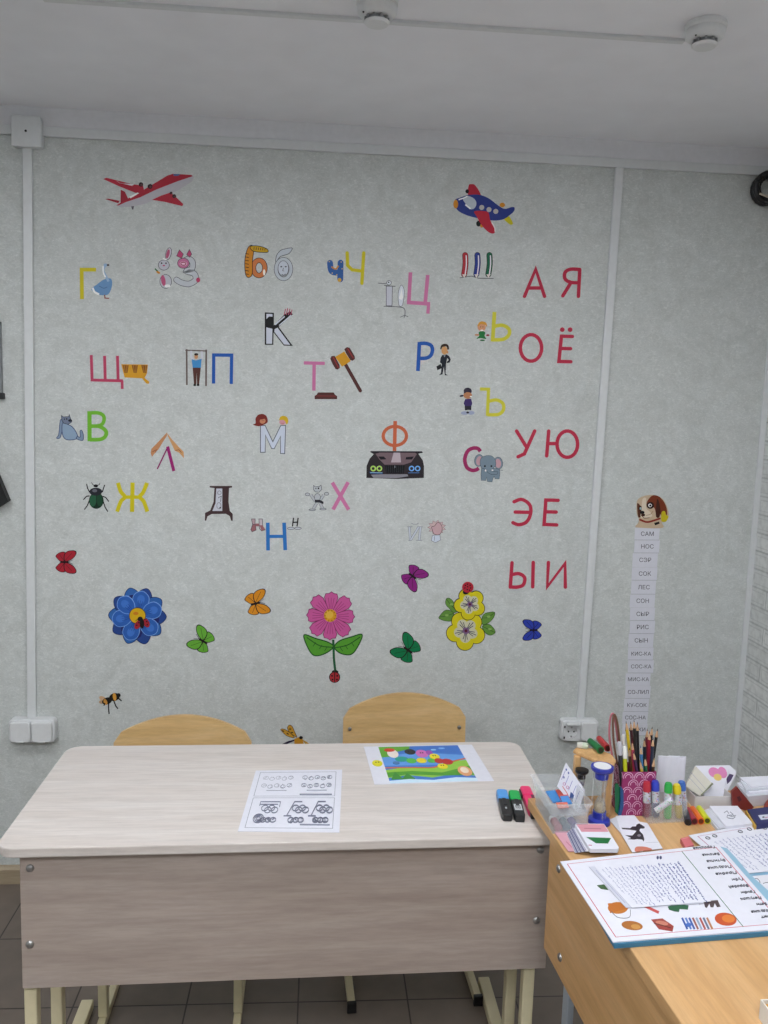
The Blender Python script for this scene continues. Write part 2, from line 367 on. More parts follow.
def rr(x0, x1, z0, z1, r, n=6):
    out = []
    for cx, cz, a0 in ((x1-r, z1-r, 0), (x0+r, z1-r, 90), (x0+r, z0+r, 180), (x1-r, z0+r, 270)):
        for k in range(n+1):
            a_ = math.radians(a0+90*k/n); out.append((cx+r*math.cos(a_), cz+r*math.sin(a_)))
    return out
def socket(u, v, w, h, label, opened):
    c = ony(u, v, -.03)
    r = root('double_socket', label, 'power socket', (c.x, 0, c.z))
    MB().prism(rr(-w/2, w/2, -h/2, h/2, .014), -.034, 0, 'y').build('housing', M_WHITE, r, bevel=.003, smooth=True)
    for s in (-1, 1):
        x0, x1 = (-w/2+.006, -.0015) if s < 0 else (.0015, w/2-.006)
        if opened and s < 0:
            xc, zc = (x0+x1)/2, -.002
            fr = MB()
            n = 32; ro = rr(x0, x1, -h/2+.005, h/2-.005, .01, 7); ci = [(xc+.0195*math.cos(2*PI*k/n+.35), zc+.0195*math.sin(2*PI*k/n+.35)) for k in range(n)]
            A = [fr.bm.verts.new((p[0], -.041, p[1])) for p in ro]; B = [fr.bm.verts.new((p[0], -.041, p[1])) for p in ci]; Bk = [fr.bm.verts.new((p[0], -.0345, p[1])) for p in ci]; A2 = [fr.bm.verts.new((p[0], -.0345, p[1])) for p in ro]
            n2 = len(A)
            for k in range(n2): fr.bm.faces.new([A[k], A[(k+1) % n2], B[(k+1) % n2], B[k]]); fr.bm.faces.new([B[k], B[(k+1) % n2], Bk[(k+1) % n2], Bk[k]]); fr.bm.faces.new([A[k], A2[k], A2[(k+1) % n2], A[(k+1) % n2]])
            fr.build('socket_face', M_WHITE, r)
            for zz in (.019, -.019): MB().box(x0+.001, x0+.006, -.0425, -.040, zz-.004+zc, zz+.004+zc).build('hinge', mat('#3a3c3e'), r)
            for dx in (-.0095, .0095): MB().lathe([(.0028, 0), (.0028, .0012)], n=12, mtx=Matrix.Translation((xc+dx, -.0342, zc)) @ Matrix.Rotation(PI/2, 4, 'X')).build('contact_hole', M_BLACK, r)
            for dz in (-.0165, .0165): MB().box(xc-.002, xc+.002, -.039, -.0345, zc+dz-.003, zc+dz+.003).build('earth_clip', M_STEEL, r)
            MB().box(x0+.008, x1-.002, -.058, -.040, h/2-.010, h/2-.005).build('raised_lid', M_WHITE, r, bevel=.0015)
        else:
            l = MB().prism(rr(x0, x1, -h/2+.004, h/2-.004, .012), -.045, -.034, 'y').build('lid', M_WHITE, r, bevel=.004, smooth=True)
            MB().box((x0+x1)/2-.012, (x0+x1)/2+.012, -.048, -.0452, -h/2+.006, -h/2+.011).build('lid_lip', M_WHITE, l, bevel=.001)
    for zz in (.024, -.024): MB().box(-w/2-.001, -w/2+.006, -.02, -.008, zz-.006, zz+.006).build('latch', mat('#b9bcc0'), r, bevel=.001)
socket(32, 731, .146, .078, 'white double socket with both lids shut below the left vertical trunking', False)
socket(579.5, 730.5, .130, .074, 'white double socket with one lid raised, below the right vertical trunking', True)

# whiteboard edge, black folder and black cable coil at the picture borders
p0, p1 = ony(1.6, 322), ony(3.0, 396)
r = root('whiteboard', 'white board with thin grey frame hanging at the left edge of the back wall', 'whiteboard', (p0.x-.45, 0, (p0.z+p1.z)/2))
hh = (p0.z-p1.z)/2
MB().box(-.445, .445, -.014, -.003, -hh+.006, hh-.006).build('panel', M_WHITE, r)
fm = MB(); fm.box(-.45, .45, -.018, 0, hh-.007, hh).box(-.45, .45, -.018, 0, -hh, -hh+.007).box(.443, .45, -.018, 0, -hh, hh).box(-.45, -.443, -.018, 0, -hh, hh)
fm.build('frame', mat('#8b8f92', .35, metal=.5), r, bevel=.001)
MB().box(.436, .456, -.022, 0, -hh-.010, -hh+.010).build('corner_cap', mat('#202226'), r, bevel=.003)
P = [ony(8.6, 501, -.03), ony(-2, 516, -.03), ony(-48, 440, -.03), ony(-3, 465, -.03)]
a0 = math.radians(22); ex = Vector((math.cos(a0), 0, math.sin(a0))); ez = Vector((-math.sin(a0)*.6, 0, 1)).normalized()
cx = P[0]
r = root('folder', 'black folder hanging tilted on the wall at the left edge under the white board', 'folder', (cx.x, 0, cx.z))
def fold(x, y, z): q = Vector((0, y, 0))+Vector((-.93, 0, -.62)).normalized()*x+Vector((-.36, 0, .93)).normalized()*z; return q
for nm, ya, yb in (('cover', -.012, -.009), ('cover', -.035, -.032), ('spine', -.032, -.012)):
    m_ = MB(); 
    if nm == 'cover': c8 = [(0, 0), (.24, 0), (.24, .3), (0, .3)]
    else: c8 = [(.001, .002), (.006, .002), (.006, .298), (.001, .298)]
    A = [m_.bm.verts.new(fold(x, ya, z)) for x, z in c8]; B = [m_.bm.verts.new(fold(x, yb, z)) for x, z in c8]
    m_.bm.faces.new(A); m_.bm.faces.new(B[::-1])
    for k in range(4): m_.bm.faces.new([A[k], B[k], B[(k+1) % 4], A[(k+1) % 4]])
    m_.build(nm, M_BLACK, r)
MB().tube([fold(.12, -.012, .29), fold(.12, 0, .31)], .003, 8).build('hanging_pin', M_STEEL, r)
c = ony(768, 189, -.03)
r = root('cable_coil', 'coil of thick black cable hanging at the upper right corner', 'cable', (c.x, 0, c.z))
for k, (rad, y, dx, dz) in enumerate(((.042, -.014, 0, 0), (.036, -.028, .003, .003), (.045, -.040, -.001, .002))):
    MB().tube([(dx+rad*math.cos(2*PI*i/40), y+.003*math.sin(3*i), dz+rad*math.sin(2*PI*i/40)) for i in range(40)], .0085, 10, closed=True).build('cable_loop', mat('#15161a', .35), r, smooth=True)
MB().tube([(.0, 0, .036), (.0, -.052, .036), (.0, -.056, .05)], .003, 8).build('hook', M_WHITE, r)
MB().box(-.03, .02, -.053, -.050, -.034, -.028, Matrix.Rotation(.3, 4, 'Y')).build('tie', mat('#c9bfae'), r)

# ceiling lamps over the desks; rear pair added, unseen, to brighten wall and ceiling
for (x, y, lb) in ((-1.0, -1.5, 'square flush ceiling lamp on the left half of the room'), (.45, -1.5, 'square flush ceiling lamp above the beech desk'), (-1.0, -3.2, 'added square fill lamp on the ceiling at the rear left of the room'), (.45, -3.2, 'added square fill lamp on the ceiling at the rear right of the room')):
    r = root('ceiling_lamp', lb, 'ceiling lamp', (x, y, ZC))
    f = MB(); f.box(-.3, .3, -.3, -.285, -.03, 0).box(-.3, .3, .285, .3, -.03, 0).box(-.3, -.285, -.285, .285, -.03, 0).box(.285, .3, -.285, .285, -.03, 0); f.build('frame', M_WHITE, r)
    MB().box(-.284, .284, -.284, .284, -.026, -.018).build('diffuser', emis('#f2f4ff', 15.5 if y > -2 else 29.), r)
SC.world = bpy.data.worlds.new('world'); SC.world.use_nodes = True
SC.world.node_tree.nodes['Background'].inputs[0].default_value = (.5, .52, .55, 1); SC.world.node_tree.nodes['Background'].inputs[1].default_value = .05
SC.view_settings.view_transform = 'Standard'; SC.view_settings.look = 'None'; SC.view_settings.gamma = 1; SC.view_settings.use_curve_mapping = False
SC.view_settings.exposure = 0.0

# ------------------------------------------------------------------ white pupil desk
DX0, DX1, DY0, DY1, DZ = -.637, .562, -1.101, -.582, .72
r = root('pupil_desk', 'white ash-look school desk with grey front panel and cream metal legs', 'desk', (DX0, DY0, 0))
w, l = DX1-DX0, DY1-DY0
MB().prism(rr(0, w, 0, l, .038, 8), DZ-.022, DZ).build('tabletop', M_ASH, r, bevel=.003)
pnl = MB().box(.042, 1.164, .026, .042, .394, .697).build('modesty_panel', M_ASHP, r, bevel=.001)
for u, v in ((29.5, 869), (29.3, 945.5), (543, 853), (541, 924)):
    q = r.matrix_basis.inverted() @ ony(u, v, DY0+.024+(.02 if u > 300 else 0))
    MB().lathe([(.0085, 0), (.008, .002), (.005, .0045), (.002, .005)], n=16, mtx=Matrix.Translation((q.x if q.x < 1 else 1.137, .0258, q.z)) @ Matrix.Rotation(PI/2, 4, 'X')).build('bolt', M_STEEL, pnl, smooth=True)
for s, x in ((0, .051), (1, 1.133)):
    MB().box(x-.016, x+.016, .02, .478 if s == 0 else .505, 0.004, .030).build('foot_rail', M_TUBE, r, bevel=.003)
    MB().box(x-.013, x+.013, .044, .072, .031, .697).build('leg', M_TUBE, r, bevel=.003)
    MB().box(x-.013, x+.013, .215-.02*s, .245-.02*s, .031, .697).build('leg', M_TUBE, r, bevel=.003)
    MB().box(x-.013, x+.013, .0725, .1945, .66, .69).build('top_rail', M_TUBE, r, bevel=.002)
MB().box(.066, 1.134, .222, .240, .30, .33).build('stretcher', M_TUBE, r, bevel=.002)
for o in list(bpy.data.objects):
    if o.parent in (r, pnl) and o.type == 'MESH': o.data.transform(Matrix(((1, 0, 0, 0), (.028, 1, 0, 0), (0, 0, 1, 0), (0, 0, 0, 1))))

# ------------------------------------------------------------------ chairs (front of the chair is local -y, towards the desk)
def make_chair(label, loc, rz):
    r = root('school_chair', label, 'chair', loc, rz, 'plywood pupil chairs')
    n = 22; W2 = .188
    def arch(x): return .205-.060*(abs(x)/W2)**2.1
    top = [(-W2, 0.0)]+[(-W2+W2*2*k/n, None) for k in range(n+1)]+[(W2, 0.0)]
    bm = MB(); vs = []
    # curved plywood backrest, grid
    nx, nz = 20, 8; G = {}
    for side in (0, 1):
        for i in range(nx+1):
            x = -W2+2*W2*i/nx; e = abs(x)/W2
            zt = .205-.052*e**2; zb = 0.
            if e > .93: zt -= .018*((e-.93)/.07)**2; zb += .012*((e-.93)/.07)**2
            for j in range(nz+1):
                z = zb+(zt-zb)*j/nz
                y = -.022*e*e + (.010 if side else 0) + .012*(j/nz)
                G[side, i, j] = bm.bm.verts.new((x, y, z))
    for i in range(nx):
        for j in range(nz):
            bm.bm.faces.new([G[0, i, j], G[0, i+1, j], G[0, i+1, j+1], G[0, i, j+1]]); bm.bm.faces.new([G[1, i, j], G[1, i, j+1], G[1, i+1, j+1], G[1, i+1, j]])
    for i in range(nx):
        for j in (0, nz): bm.bm.faces.new([G[0, i, j], G[0, i+1, j], G[1, i+1, j], G[1, i, j]])
    for j in range(nz):
        for i in (0, nx): bm.bm.faces.new([G[0, i, j], G[0, i, j+1], G[1, i, j+1], G[1, i, j]])
    bk = bm.build('backrest', M_PLY, r, smooth=True); bk.location = (0, .0, .553)
    for s in (-1, 1):
        MB().lathe([(.006, 0), (.0055, .002), (.003, .0032)], n=14, mtx=Matrix.Translation((s*.168, -.0165, .105)) @ Matrix.Rotation(PI/2, 4, 'X')).build('rivet', M_STEEL, bk, smooth=True)
    sm = MB(); pts = rr(-.185, .185, -.36, -.01, .05, 8); sm.prism(pts, .40, .412).build('seat', M_PLY, r, bevel=.003)
    for s in (-1, 1):
        x = s*.174
        f = MB()
        f.tube([(x, -.37, .016), (x, .0, .016)], .0165, 4, square=True, sx=.85, sy=1)
        f.build('foot_rail', M_TUBE, r, bevel=.002)
        MB().box(x-.0115, x+.0115, -.222, -.192, .029, .372).build('upright', M_TUBE, r, bevel=.003)
        MB().box(x-.0115, x+.0115, -.34, .02, .373, .398).build('seat_rail', M_TUBE, r, bevel=.003)
        MB().tube([(x*.97, .024, .38), (x*.97, .024, .44), (x*.97, .004, .60), (x*.97, .012, .68)], .0095, 10).build('back_post', M_TUBE, r, smooth=True)
        for yy, nm in ((-.376, 'end_cap'), (.0, 'end_cap')): MB().box(x-.0125, x+.0125, yy, yy+.012, .001, .031).build(nm, M_BLACK, r, bevel=.002)
    MB().box(-.160, .160, -.215, -.199, .18, .20).build('crossbar', M_TUBE, r, bevel=.002)
    return r
ch1 = make_chair('plywood school chair pushed further in, behind the left half of the white desk', (-.360, -.462, -.004), .012)
ch2 = copy_tree(ch1); ch2.location = (.276, -.280, 0); ch2.rotation_euler = (0, 0, .045)
ch2['label'] = 'plywood school chair standing back from the middle of the white desk, showing more backrest'

# ------------------------------------------------------------------ beech desk at the right
BZ = .76; BA = math.atan2(.072, .997)
r = root('teacher_desk', 'beech laminate desk covered with papers at the lower right', 'desk', (.485, -.972, 0), BA)
# local: +x across to the right, -y towards the viewer
MB().box(0, .72, -1.2, 0, BZ-.024, BZ).build('tabletop', M_BEECH, r, bevel=.002)
pn = MB().box(.004, .020, -1.12, -.140, .492, BZ-.0245).build('modesty_panel', M_BEECH, r, bevel=.001)
for u, v in ((558.5, 955), (561, 864)):
    q = ony(u, v, -1.2) if v > 900 else ony(u, v, -1.17); q = r.matrix_basis.inverted() @ q
    MB().lathe([(.0085, 0), (.008, .002), (.005, .0045)], n=16, mtx=Matrix.Translation((.0038, -.20 if v < 900 else -.235, .705 if v < 900 else .535)) @ Matrix.Rotation(-PI/2, 4, 'Y')).build('bolt', M_STEEL, pn, smooth=True)
for x in (.046, .66):
    for y in (-.19, -1.02):
        MB().box(x-.008, x+.008, y-.014, y+.014, .031, BZ-.0245).build('leg', M_GREYLEG, r, bevel=.003)
    MB().box(x-.014, x+.014, -1.18, -.15, .004, .030).build('foot_rail', M_GREYLEG, r, bevel=.003)
MB().box(.06, .646, -.61, -.59, .69, .72).build('stretcher', M_GREYLEG, r, bevel=.002)

# ------------------------------------------------------------------ wall stickers
WALL = onwall(0.0)
def ST(x0, y0, x1): return Draw(WALL, (x0, y0, 768/(x1-x0) if x1 != 515 or y0 != 310 else 559/60), sink=.0008)
YEL, PNK, RED, BLU, GRN = W('#b9ad18'), W('#b76a93'), W('#a82a42'), W('#1f4f9c'), W('#66a32f')
WHT, LIN, BLK, GRY = W('#b6b8c2'), W('#43434c'), W('#141416'), W('#74808a')
SKIN, BRN, ORG, DGR = W('#b98560'), W('#4a2624'), W('#c07f26'), W('#1c5a30')
GS = 'alphabet stickers on the wall'
def letter(d, label): return d.build('letter_sticker', label, 'letter sticker')
def pic(d, name, label, cat='wall sticker'): return d.build(name, label, cat)

# red airliner
d = ST(100, 165, 200)
d.poly(W('#a9a6ad'), [(125, 310), (160, 288), (240, 240), (300, 212), (420, 140), (520, 80), (560, 68), (700, 76), (722, 95), (705, 128), (600, 195), (420, 268), (340, 300), (230, 322), (150, 322)])
d.poly(W('#9c2434'), [(125, 310), (160, 288), (300, 212), (420, 140), (520, 80), (560, 68), (700, 76), (714, 86), (600, 124), (430, 190), (310, 248), (200, 285), (140, 312)])
d.poly(W('#a02638'), [(25, 108), (50, 98), (250, 148), (330, 158), (345, 215), (272, 214), (150, 165)])
d.poly(W('#a02638'), [(400, 268), (470, 235), (540, 212), (560, 225), (640, 300), (632, 316), (500, 284)])
d.poly(W('#8c1f2e'), [(160, 190), (192, 206), (216, 258), (200, 272), (158, 290)])
d.poly(W('#8c1f2e'), [(40, 262), (62, 258), (152, 275), (140, 294)]); d.poly(W('#555058'), [(240, 318), (262, 316), (256, 342), (246, 342)])
for x, y, q in ((315, 150, 17), (385, 165, 19), (546, 216, 11), (570, 240, 15)): d.ell(W('#2a1c20'), x, y, q); d.ell(W('#57343a'), x+2, y+3, q*.5)
d.poly(W('#3c5a88'), [(560, 72), (620, 70), (600, 84), (570, 84)])
d.poly(W('#e4e2e8'), [(225, 245), (290, 212), (300, 218), (235, 256)]); d.poly(W('#d8d6dc'), [(120, 118), (150, 138), (245, 160), (262, 150), (160, 142)])  # white highlights painted on the fuselage and far wing
pic(d, 'airplane_sticker', 'red and white airliner sticker at the top left of the wall')
# toy plane
d = ST(445, 175, 525)
d.poly(W('#a8263a'), [(228, 100), (250, 88), (285, 95), (325, 150), (342, 195), (300, 210), (222, 190)], True); d.ell(BLK, 213, 157, 17, 20)
d.ell(ORG, 550, 288, 26, 22); d.poly(W('#b9b020'), [(545, 385), (590, 380), (625, 410), (652, 465), (625, 476), (570, 430)], True)
d.poly(W('#27357a'), [(92, 245), (150, 215), (230, 192), (330, 190), (420, 225), (500, 285), (570, 325), (640, 308), (668, 315), (660, 350), (622, 385), (560, 425), (460, 437), (300, 412), (180, 375), (110, 325)], True)
d.ell(ORG, 103, 280, 23, 42); d.poly(W('#aab2bc'), [(172, 230), (215, 202), (275, 225), (300, 265), (290, 310), (250, 330), (205, 285)], True)
d.stroke(W('#e6eaee'), 12, [(130, 238), (180, 222), (215, 205)]); d.stroke(W('#e6eaee'), 14, [(195, 285), (245, 325)])
for x, y in ((352, 312), (422, 333), (487, 350)): d.ell(W('#b0aca8'), x, y, 24)
d.ell(BLK, 322, 467, 23, 28); d.ell(ORG, 352, 488, 15, 18)
d.poly(W('#ab2236'), [(280, 352), (350, 345), (415, 362), (432, 430), (478, 520), (470, 560), (420, 550), (350, 480), (305, 400)], True); d.stroke(W('#e4cfd4'), 10, [(448, 455), (478, 510), (480, 545)])
pic(d, 'airplane_sticker', 'blue toy airplane sticker with red wings and round windows')
# Г, goose, hare, З
d = ST(70, 235, 210); d.stroke(YEL, 21, [(143, 190), (64, 190), (66, 352)]); letter(d, 'yellow letter Г beside the blue goose')
d = ST(70, 235, 210)
d.poly(W('#5d83ac'), [(118, 295), (150, 270), (185, 245), (225, 240), (230, 280), (210, 325), (170, 330), (135, 315)], True); d.stroke(W('#8aa4bf'), 13, [(192, 170), (183, 195), (200, 232), (212, 255)], True)
d.ell(W('#8aa4bf'), 195, 165, 11, 9); d.ell(W('#33262a'), 209, 165, 7, 5); d.stroke(W('#dce4ec'), 8, [(182, 170), (183, 205), (195, 232)], True); d.stroke(W('#dce4ec'), 11, [(125, 290), (135, 312), (160, 326)], True)  # palest strokes on neck and body are painted gloss highlights
d.stroke(W('#7a3a34'), 6, [(190, 328), (192, 346), (215, 348)]); d.stroke(W('#41618a'), 4, [(160, 280), (185, 292), (205, 285)], True)
pic(d, 'goose_sticker', 'small blue goose sticker right of the yellow letter Г')
d = ST(70, 235, 210)
d.olpoly(W('#b9b5bf'), LIN, ellpts(540, 103, 15, 34, 14), 3); d.ell(W('#a8506e'), 537, 104, 9, 26, 14); d.olpoly(W('#aeb0b8'), LIN, ellpts(525, 255, 32, 38), 3)
d.olpoly(W('#aeaeb8'), LIN, ellpts(515, 165, 30, 28), 3); d.ell(W('#a84e70'), 512, 250, 12, 30, -10); d.ell(W('#dfdfe6'), 535, 280, 16, 9)
d.ell(W('#a84e70'), 515, 168, 7, 4); d.ell(BLK, 503, 155, 4, 5); d.ell(BLK, 527, 155, 4, 5); d.ell(ORG, 484, 205, 12, 6, 30); d.stroke(DGR, 7, [(466, 185), (480, 198)]); d.stroke(W('#e8e8ee'), 8, [(510, 130), (530, 136)])
pic(d, 'hare_sticker', 'small grey and pink hare sticker holding a carrot')
d = ST(70, 235, 210)
d.lined(W('#b0b4ba'), LIN, 28, [(618, 150), (650, 132), (672, 150), (668, 185), (640, 198), (680, 212), (690, 245), (655, 268), (612, 262), (584, 246)], 3, smooth=True, cap=True)
d.olpoly(W('#b0406a'), LIN, [(585, 115), (600, 82), (622, 105), (612, 128)], 3); d.olpoly(W('#b0406a'), LIN, [(640, 108), (655, 80), (668, 105), (656, 122)], 3)
d.olpoly(W('#b5688c'), LIN, ellpts(622, 155, 32, 28), 3); d.ell(W('#d8b6c6'), 622, 158, 20, 12); d.ring(W('#8e2a50'), 5, 622, 158, 14, 8); d.ell(W('#a83a5c'), 703, 247, 11, 13)
letter(d, 'white letter З drawn as a pig with pink ears')
# Б cat, б face, ч, Ч
d = ST(240, 240, 370)
d.ring(BLK, 32, 113, 165, 34, 45); d.ring(W('#bd7040'), 25, 113, 165, 34, 45)
d.olpoly(W('#c07c22'), BLK, [(32, 95), (48, 45), (70, 32), (82, 55), (74, 120), (72, 200), (52, 222), (34, 205), (28, 150)], 4, True); d.olpoly(W('#b8921e'), BLK, [(62, 38), (110, 36), (158, 52), (163, 72), (110, 72), (72, 62)], 4, True)
for k in range(7): d.stroke(BLK, 4, [(32, 80+k*20), (52, 84+k*20)])
for k in range(6): d.stroke(BLK, 3.5, [(84+k*13, 42+k*1.5), (82+k*13, 58+k)])
d.ell(W('#e8d8cc'), 143, 192, 7, 18)
letter(d, 'orange striped letter Б shaped like a tiger')
d = ST(240, 240, 370)
d.olpoly(W('#adb4bb'), LIN, [(212, 132), (216, 92), (240, 62), (270, 52), (308, 48), (292, 78), (262, 90), (236, 100)], 3.5, True)
d.ring(LIN, 25, 257, 172, 44, 58); d.ring(W('#adb4bb'), 19, 257, 172, 44, 58); d.ell(LIN, 256, 168, 33, 47); d.ell(W('#b4bac4'), 256, 168, 30, 44)
for x in (244, 270): d.ell(LIN, x, 158, 6, 4)
d.stroke(LIN, 3, [(257, 165), (252, 182), (260, 184)]); d.stroke(LIN, 4, [(246, 203), (258, 208), (270, 202)], True)
letter(d, 'white outlined letter б with a small face inside')
d = ST(240, 240, 370)
d.stroke(W('#2c5590'), 35, [(532, 135), (538, 178), (560, 192), (592, 190)], True, cap=True); d.stroke(W('#2c5590'), 35, [(594, 134), (592, 232)], cap=True)
d.stroke(W('#b57a3a'), 9, [(540, 158), (565, 172), (582, 152)], True); d.ell(W('#b8902e'), 588, 236, 11, 12)
for x, y in ((528, 128), (598, 130), (545, 196), (572, 205), (603, 170)): d.ell(W('#c4a45a'), x, y, 3.5)
letter(d, 'chubby blue letter ч left of the plain yellow Ч')
d = ST(240, 240, 370); d.stroke(YEL, 20, [(633, 76), (636, 150), (662, 176), (722, 184)], cap=True); d.stroke(YEL, 20, [(731, 76), (720, 256)], cap=True); letter(d, 'plain yellow letter Ч right of the chubby blue letter')
# outlined stork Ц, pink Ц, pencil Ш
d = ST(370, 230, 500)
d.olpoly(WHT, LIN, [(96, 332), (132, 332), (130, 448), (96, 448)], 3.5); d.olpoly(W('#c6cad2'), LIN, [(186, 325), (202, 355), (200, 400), (190, 446), (172, 446), (166, 390), (172, 350)], 2.5, True)
d.stroke(LIN, 4, [(80, 450), (180, 456), (205, 470), (206, 505)], True); d.stroke(LIN, 3.5, [(48, 314), (96, 318)]); d.olpoly(W('#c2c6cc'), LIN, ellpts(112, 312, 14, 13), 3); d.ell(BLK, 110, 309, 4)
d.stroke(LIN, 4, [(84, 328), (150, 333)]); d.stroke(LIN, 3, [(178, 515), (206, 504), (226, 514)]); d.stroke(LIN, 3, [(206, 505), (200, 520)]); d.poly(W('#f4f6fa'), [(186, 345), (196, 400), (186, 414), (170, 405), (178, 380)])
letter(d, 'white outlined letter Ц with a long beaked bird on it')
d = ST(370, 230, 500); d.stroke(PNK, 22, [(239, 250), (229, 428), (355, 437)]); d.stroke(PNK, 22, [(341, 266), (326, 432)]); d.stroke(PNK, 20, [(346, 438), (342, 494)]); letter(d, 'pink letter Ц with a tail, right of the white outlined bird letter')
d = ST(370, 230, 500)
d.stroke(LIN, 4, [(530, 283), (600, 272), (640, 285), (730, 287)])
for x, c in ((562, '#a02832'), (634, '#2a3680'), (705, '#1a5a40')):
    d.lined(W(c), BLK, 30, [(x, 148), (x+2, 200), (x-6, 262)], 2.5, smooth=True, cap=True); d.stroke(W('#d4cfd6'), 7, [(x+6, 150), (x+7, 205), (x, 262)], True); d.poly(W('#c8c2bc'), [(x-18, 262), (x+8, 262), (x-6, 284)])  # pale stroke down each crayon is a painted highlight
letter(d, 'letter Ш made of a red, a blue and a green crayon')
# vowels
def vow(f, strokes, label, rings=(), dots=()):
    d = Draw(WALL, f, sink=.0008)
    for s_ in strokes:
        p, sm = (s_, False) if not isinstance(s_[0], list) else (s_[0], True)
        d.stroke(RED, 13.5*f[2]/3.84, p, smooth=sm, cap=True)
    for c in rings: d.ring(RED, 13.5*f[2]/3.84, *c)
    for c in dots: d.ell(RED, *c)
    letter(d, label)
f1, f2 = (400, 150, 3.84), (400, 380, 768/220)
vow(f1, [[(478, 562), (521, 458), (555, 562)], [(492, 530), (543, 530)]], 'red letter А, left one of the top pair of red vowels')
vow(f1, [[(690, 459), (685, 562)], [[(690, 459), (655, 458), (634, 470), (634, 495), (655, 508), (687, 510)]], [(656, 510), (625, 560)]], 'red letter Я, right one of the top pair of red vowels')
vow(f1, [], 'round red letter О in the second row of red vowels', rings=[(503, 760, 41, 51)])
vow(f1, [[(662, 716), (620, 715), (610, 812), (656, 813)], [(616, 762), (655, 763)]], 'red letter Ё with two dots', dots=[(623, 690, 9), (653, 690, 9)])
vow(f2, [[(407, 178), (440, 232)], [(470, 178), (434, 258), (412, 268)]], 'red letter У, left one of the third pair of red vowels')
vow(f2, [[(519, 178), (512, 265)], [(516, 222), (546, 222)]], 'red letter Ю, right one of the third pair of red vowels', rings=[(584, 224, 36, 46)])
vow(f2, [[[(398, 425), (425, 417), (452, 435), (456, 465), (442, 495), (415, 505), (394, 498)]], [(402, 461), (452, 462)]], 'red letter Э, left one of the fourth pair of red vowels')
vow(f2, [[(552, 420), (509, 419), (503, 504), (547, 506)], [(507, 460), (545, 461)]], 'red letter Е, right one of the fourth pair of red vowels')
vow(f2, [[(391, 638), (385, 723)], [[(388, 680), (415, 676), (435, 690), (430, 715), (408, 723), (385, 722)]], [(465, 637), (463, 722)]], 'red letter Ы, left one of the bottom pair of red vowels')
vow(f2, [[(518, 637), (514, 722), (576, 640), (577, 723)]], 'red letter И, right one of the bottom pair of red vowels')
# К, Т, gavel
d = ST(240, 300, 380)
d.poly(BLK, [(136, 68), (186, 70), (186, 140), (245, 78), (275, 62), (290, 78), (213, 148), (290, 252), (240, 250), (184, 178), (183, 246), (136, 246)])
d.poly(W('#b8bcc8'), [(144, 150), (178, 158), (176, 240), (144, 240)]); d.poly(W('#b8bcc8'), [(190, 160), (206, 152), (276, 246), (242, 244), (188, 174)]); d.poly(W('#b8bcc8'), [(145, 76), (178, 77), (178, 92), (160, 90), (145, 104)])
d.stroke(W('#b8bcc8'), 7, [(192, 136), (245, 90)]); d.stroke(W('#b8bcc8'), 6, [(215, 140), (280, 84)])
for x in (248, 260, 272, 284): d.stroke(W('#a04a62'), 5, [(x-6, 82), (x+2, 44+abs(x-262)*.4)])
letter(d, 'black outlined letter К with a reaching cat')
d = ST(240, 300, 380); d.stroke(PNK, 18, [(350, 345), (465, 348)]); d.stroke(PNK, 19, [(407, 354), (405, 497)]); letter(d, 'pink letter Т left of the gavel')
d = ST(240, 300, 380)
d.stroke(BRN, 19, [(578, 352), (660, 498)], cap=True); d.poly(W('#c08a1e'), [(522, 312), (572, 282), (608, 335), (560, 366)])
d.poly(BRN, [(495, 322), (502, 308), (518, 306), (526, 318), (546, 356), (548, 372), (536, 382), (524, 378), (508, 352)]); d.poly(BRN, [(572, 270), (586, 258), (602, 262), (630, 310), (630, 324), (616, 334), (604, 328), (584, 296)])
d.stroke(W('#8a2a2a'), 5, [(510, 312), (540, 372)]); d.stroke(W('#8a2a2a'), 5, [(590, 266), (622, 320)])
pic(d, 'gavel_sticker', 'brown and yellow gavel sticker right of the pink letter Т')
d = ST(240, 300, 380); d.poly(BRN, [(409, 526), (420, 520), (428, 507), (514, 507), (522, 520), (533, 527), (533, 544), (409, 544)]); d.stroke(W('#7a3030'), 4, [(416, 526), (526, 527)])
pic(d, 'gavel_block_sticker', 'dark brown sounding block sticker under the pink letter Т')
# Щ, comb, bar man, П
d = ST(80, 345, 240); CR_ = W('#a83a58')
d.stroke(CR_, 14, [(54, 48), (58, 168), (206, 172)]); d.stroke(CR_, 14, [(118, 52), (121, 165)]); d.stroke(CR_, 14, [(180, 52), (183, 166)]); d.stroke(CR_, 13, [(202, 170), (203, 211)]); letter(d, 'crimson three-pronged letter Щ left of the orange brush')
d = ST(80, 345, 240); d.poly(W('#c08c22'), [(198, 92), (326, 94), (322, 135), (310, 158), (333, 176), (330, 187), (318, 184), (298, 160), (214, 156), (206, 125)])
for x in (200, 244, 290): d.poly(W('#7a4a1e'), [(x+4, 96), (x+34, 97), (x+28, 134), (x+14, 134)]); d.stroke(W('#a87420'), 3, [(x+12, 98), (x+18, 132)]); d.stroke(W('#a87420'), 3, [(x+26, 98), (x+23, 132)])
letter(d, 'orange wooden letter щ shaped like a brush')
d = ST(80, 345, 240)
for p in ([(512, 20), (513, 192)], [(606, 22), (605, 197)]): d.stroke(W('#5c504c'), 8, p)
d.stroke(W('#5c504c'), 6, [(506, 25), (610, 29)])
for p in ([(534, 28), (533, 58), (546, 76)], [(584, 30), (586, 60), (574, 76)]): d.stroke(W('#bcbcc4'), 9, p)
d.poly(W('#3c7fb4'), [(536, 68), (556, 74), (584, 66), (580, 110), (541, 110)]); d.poly(W('#4c2c26'), [(541, 109), (580, 109), (572, 188), (562, 188), (560, 130), (558, 188), (547, 188)])
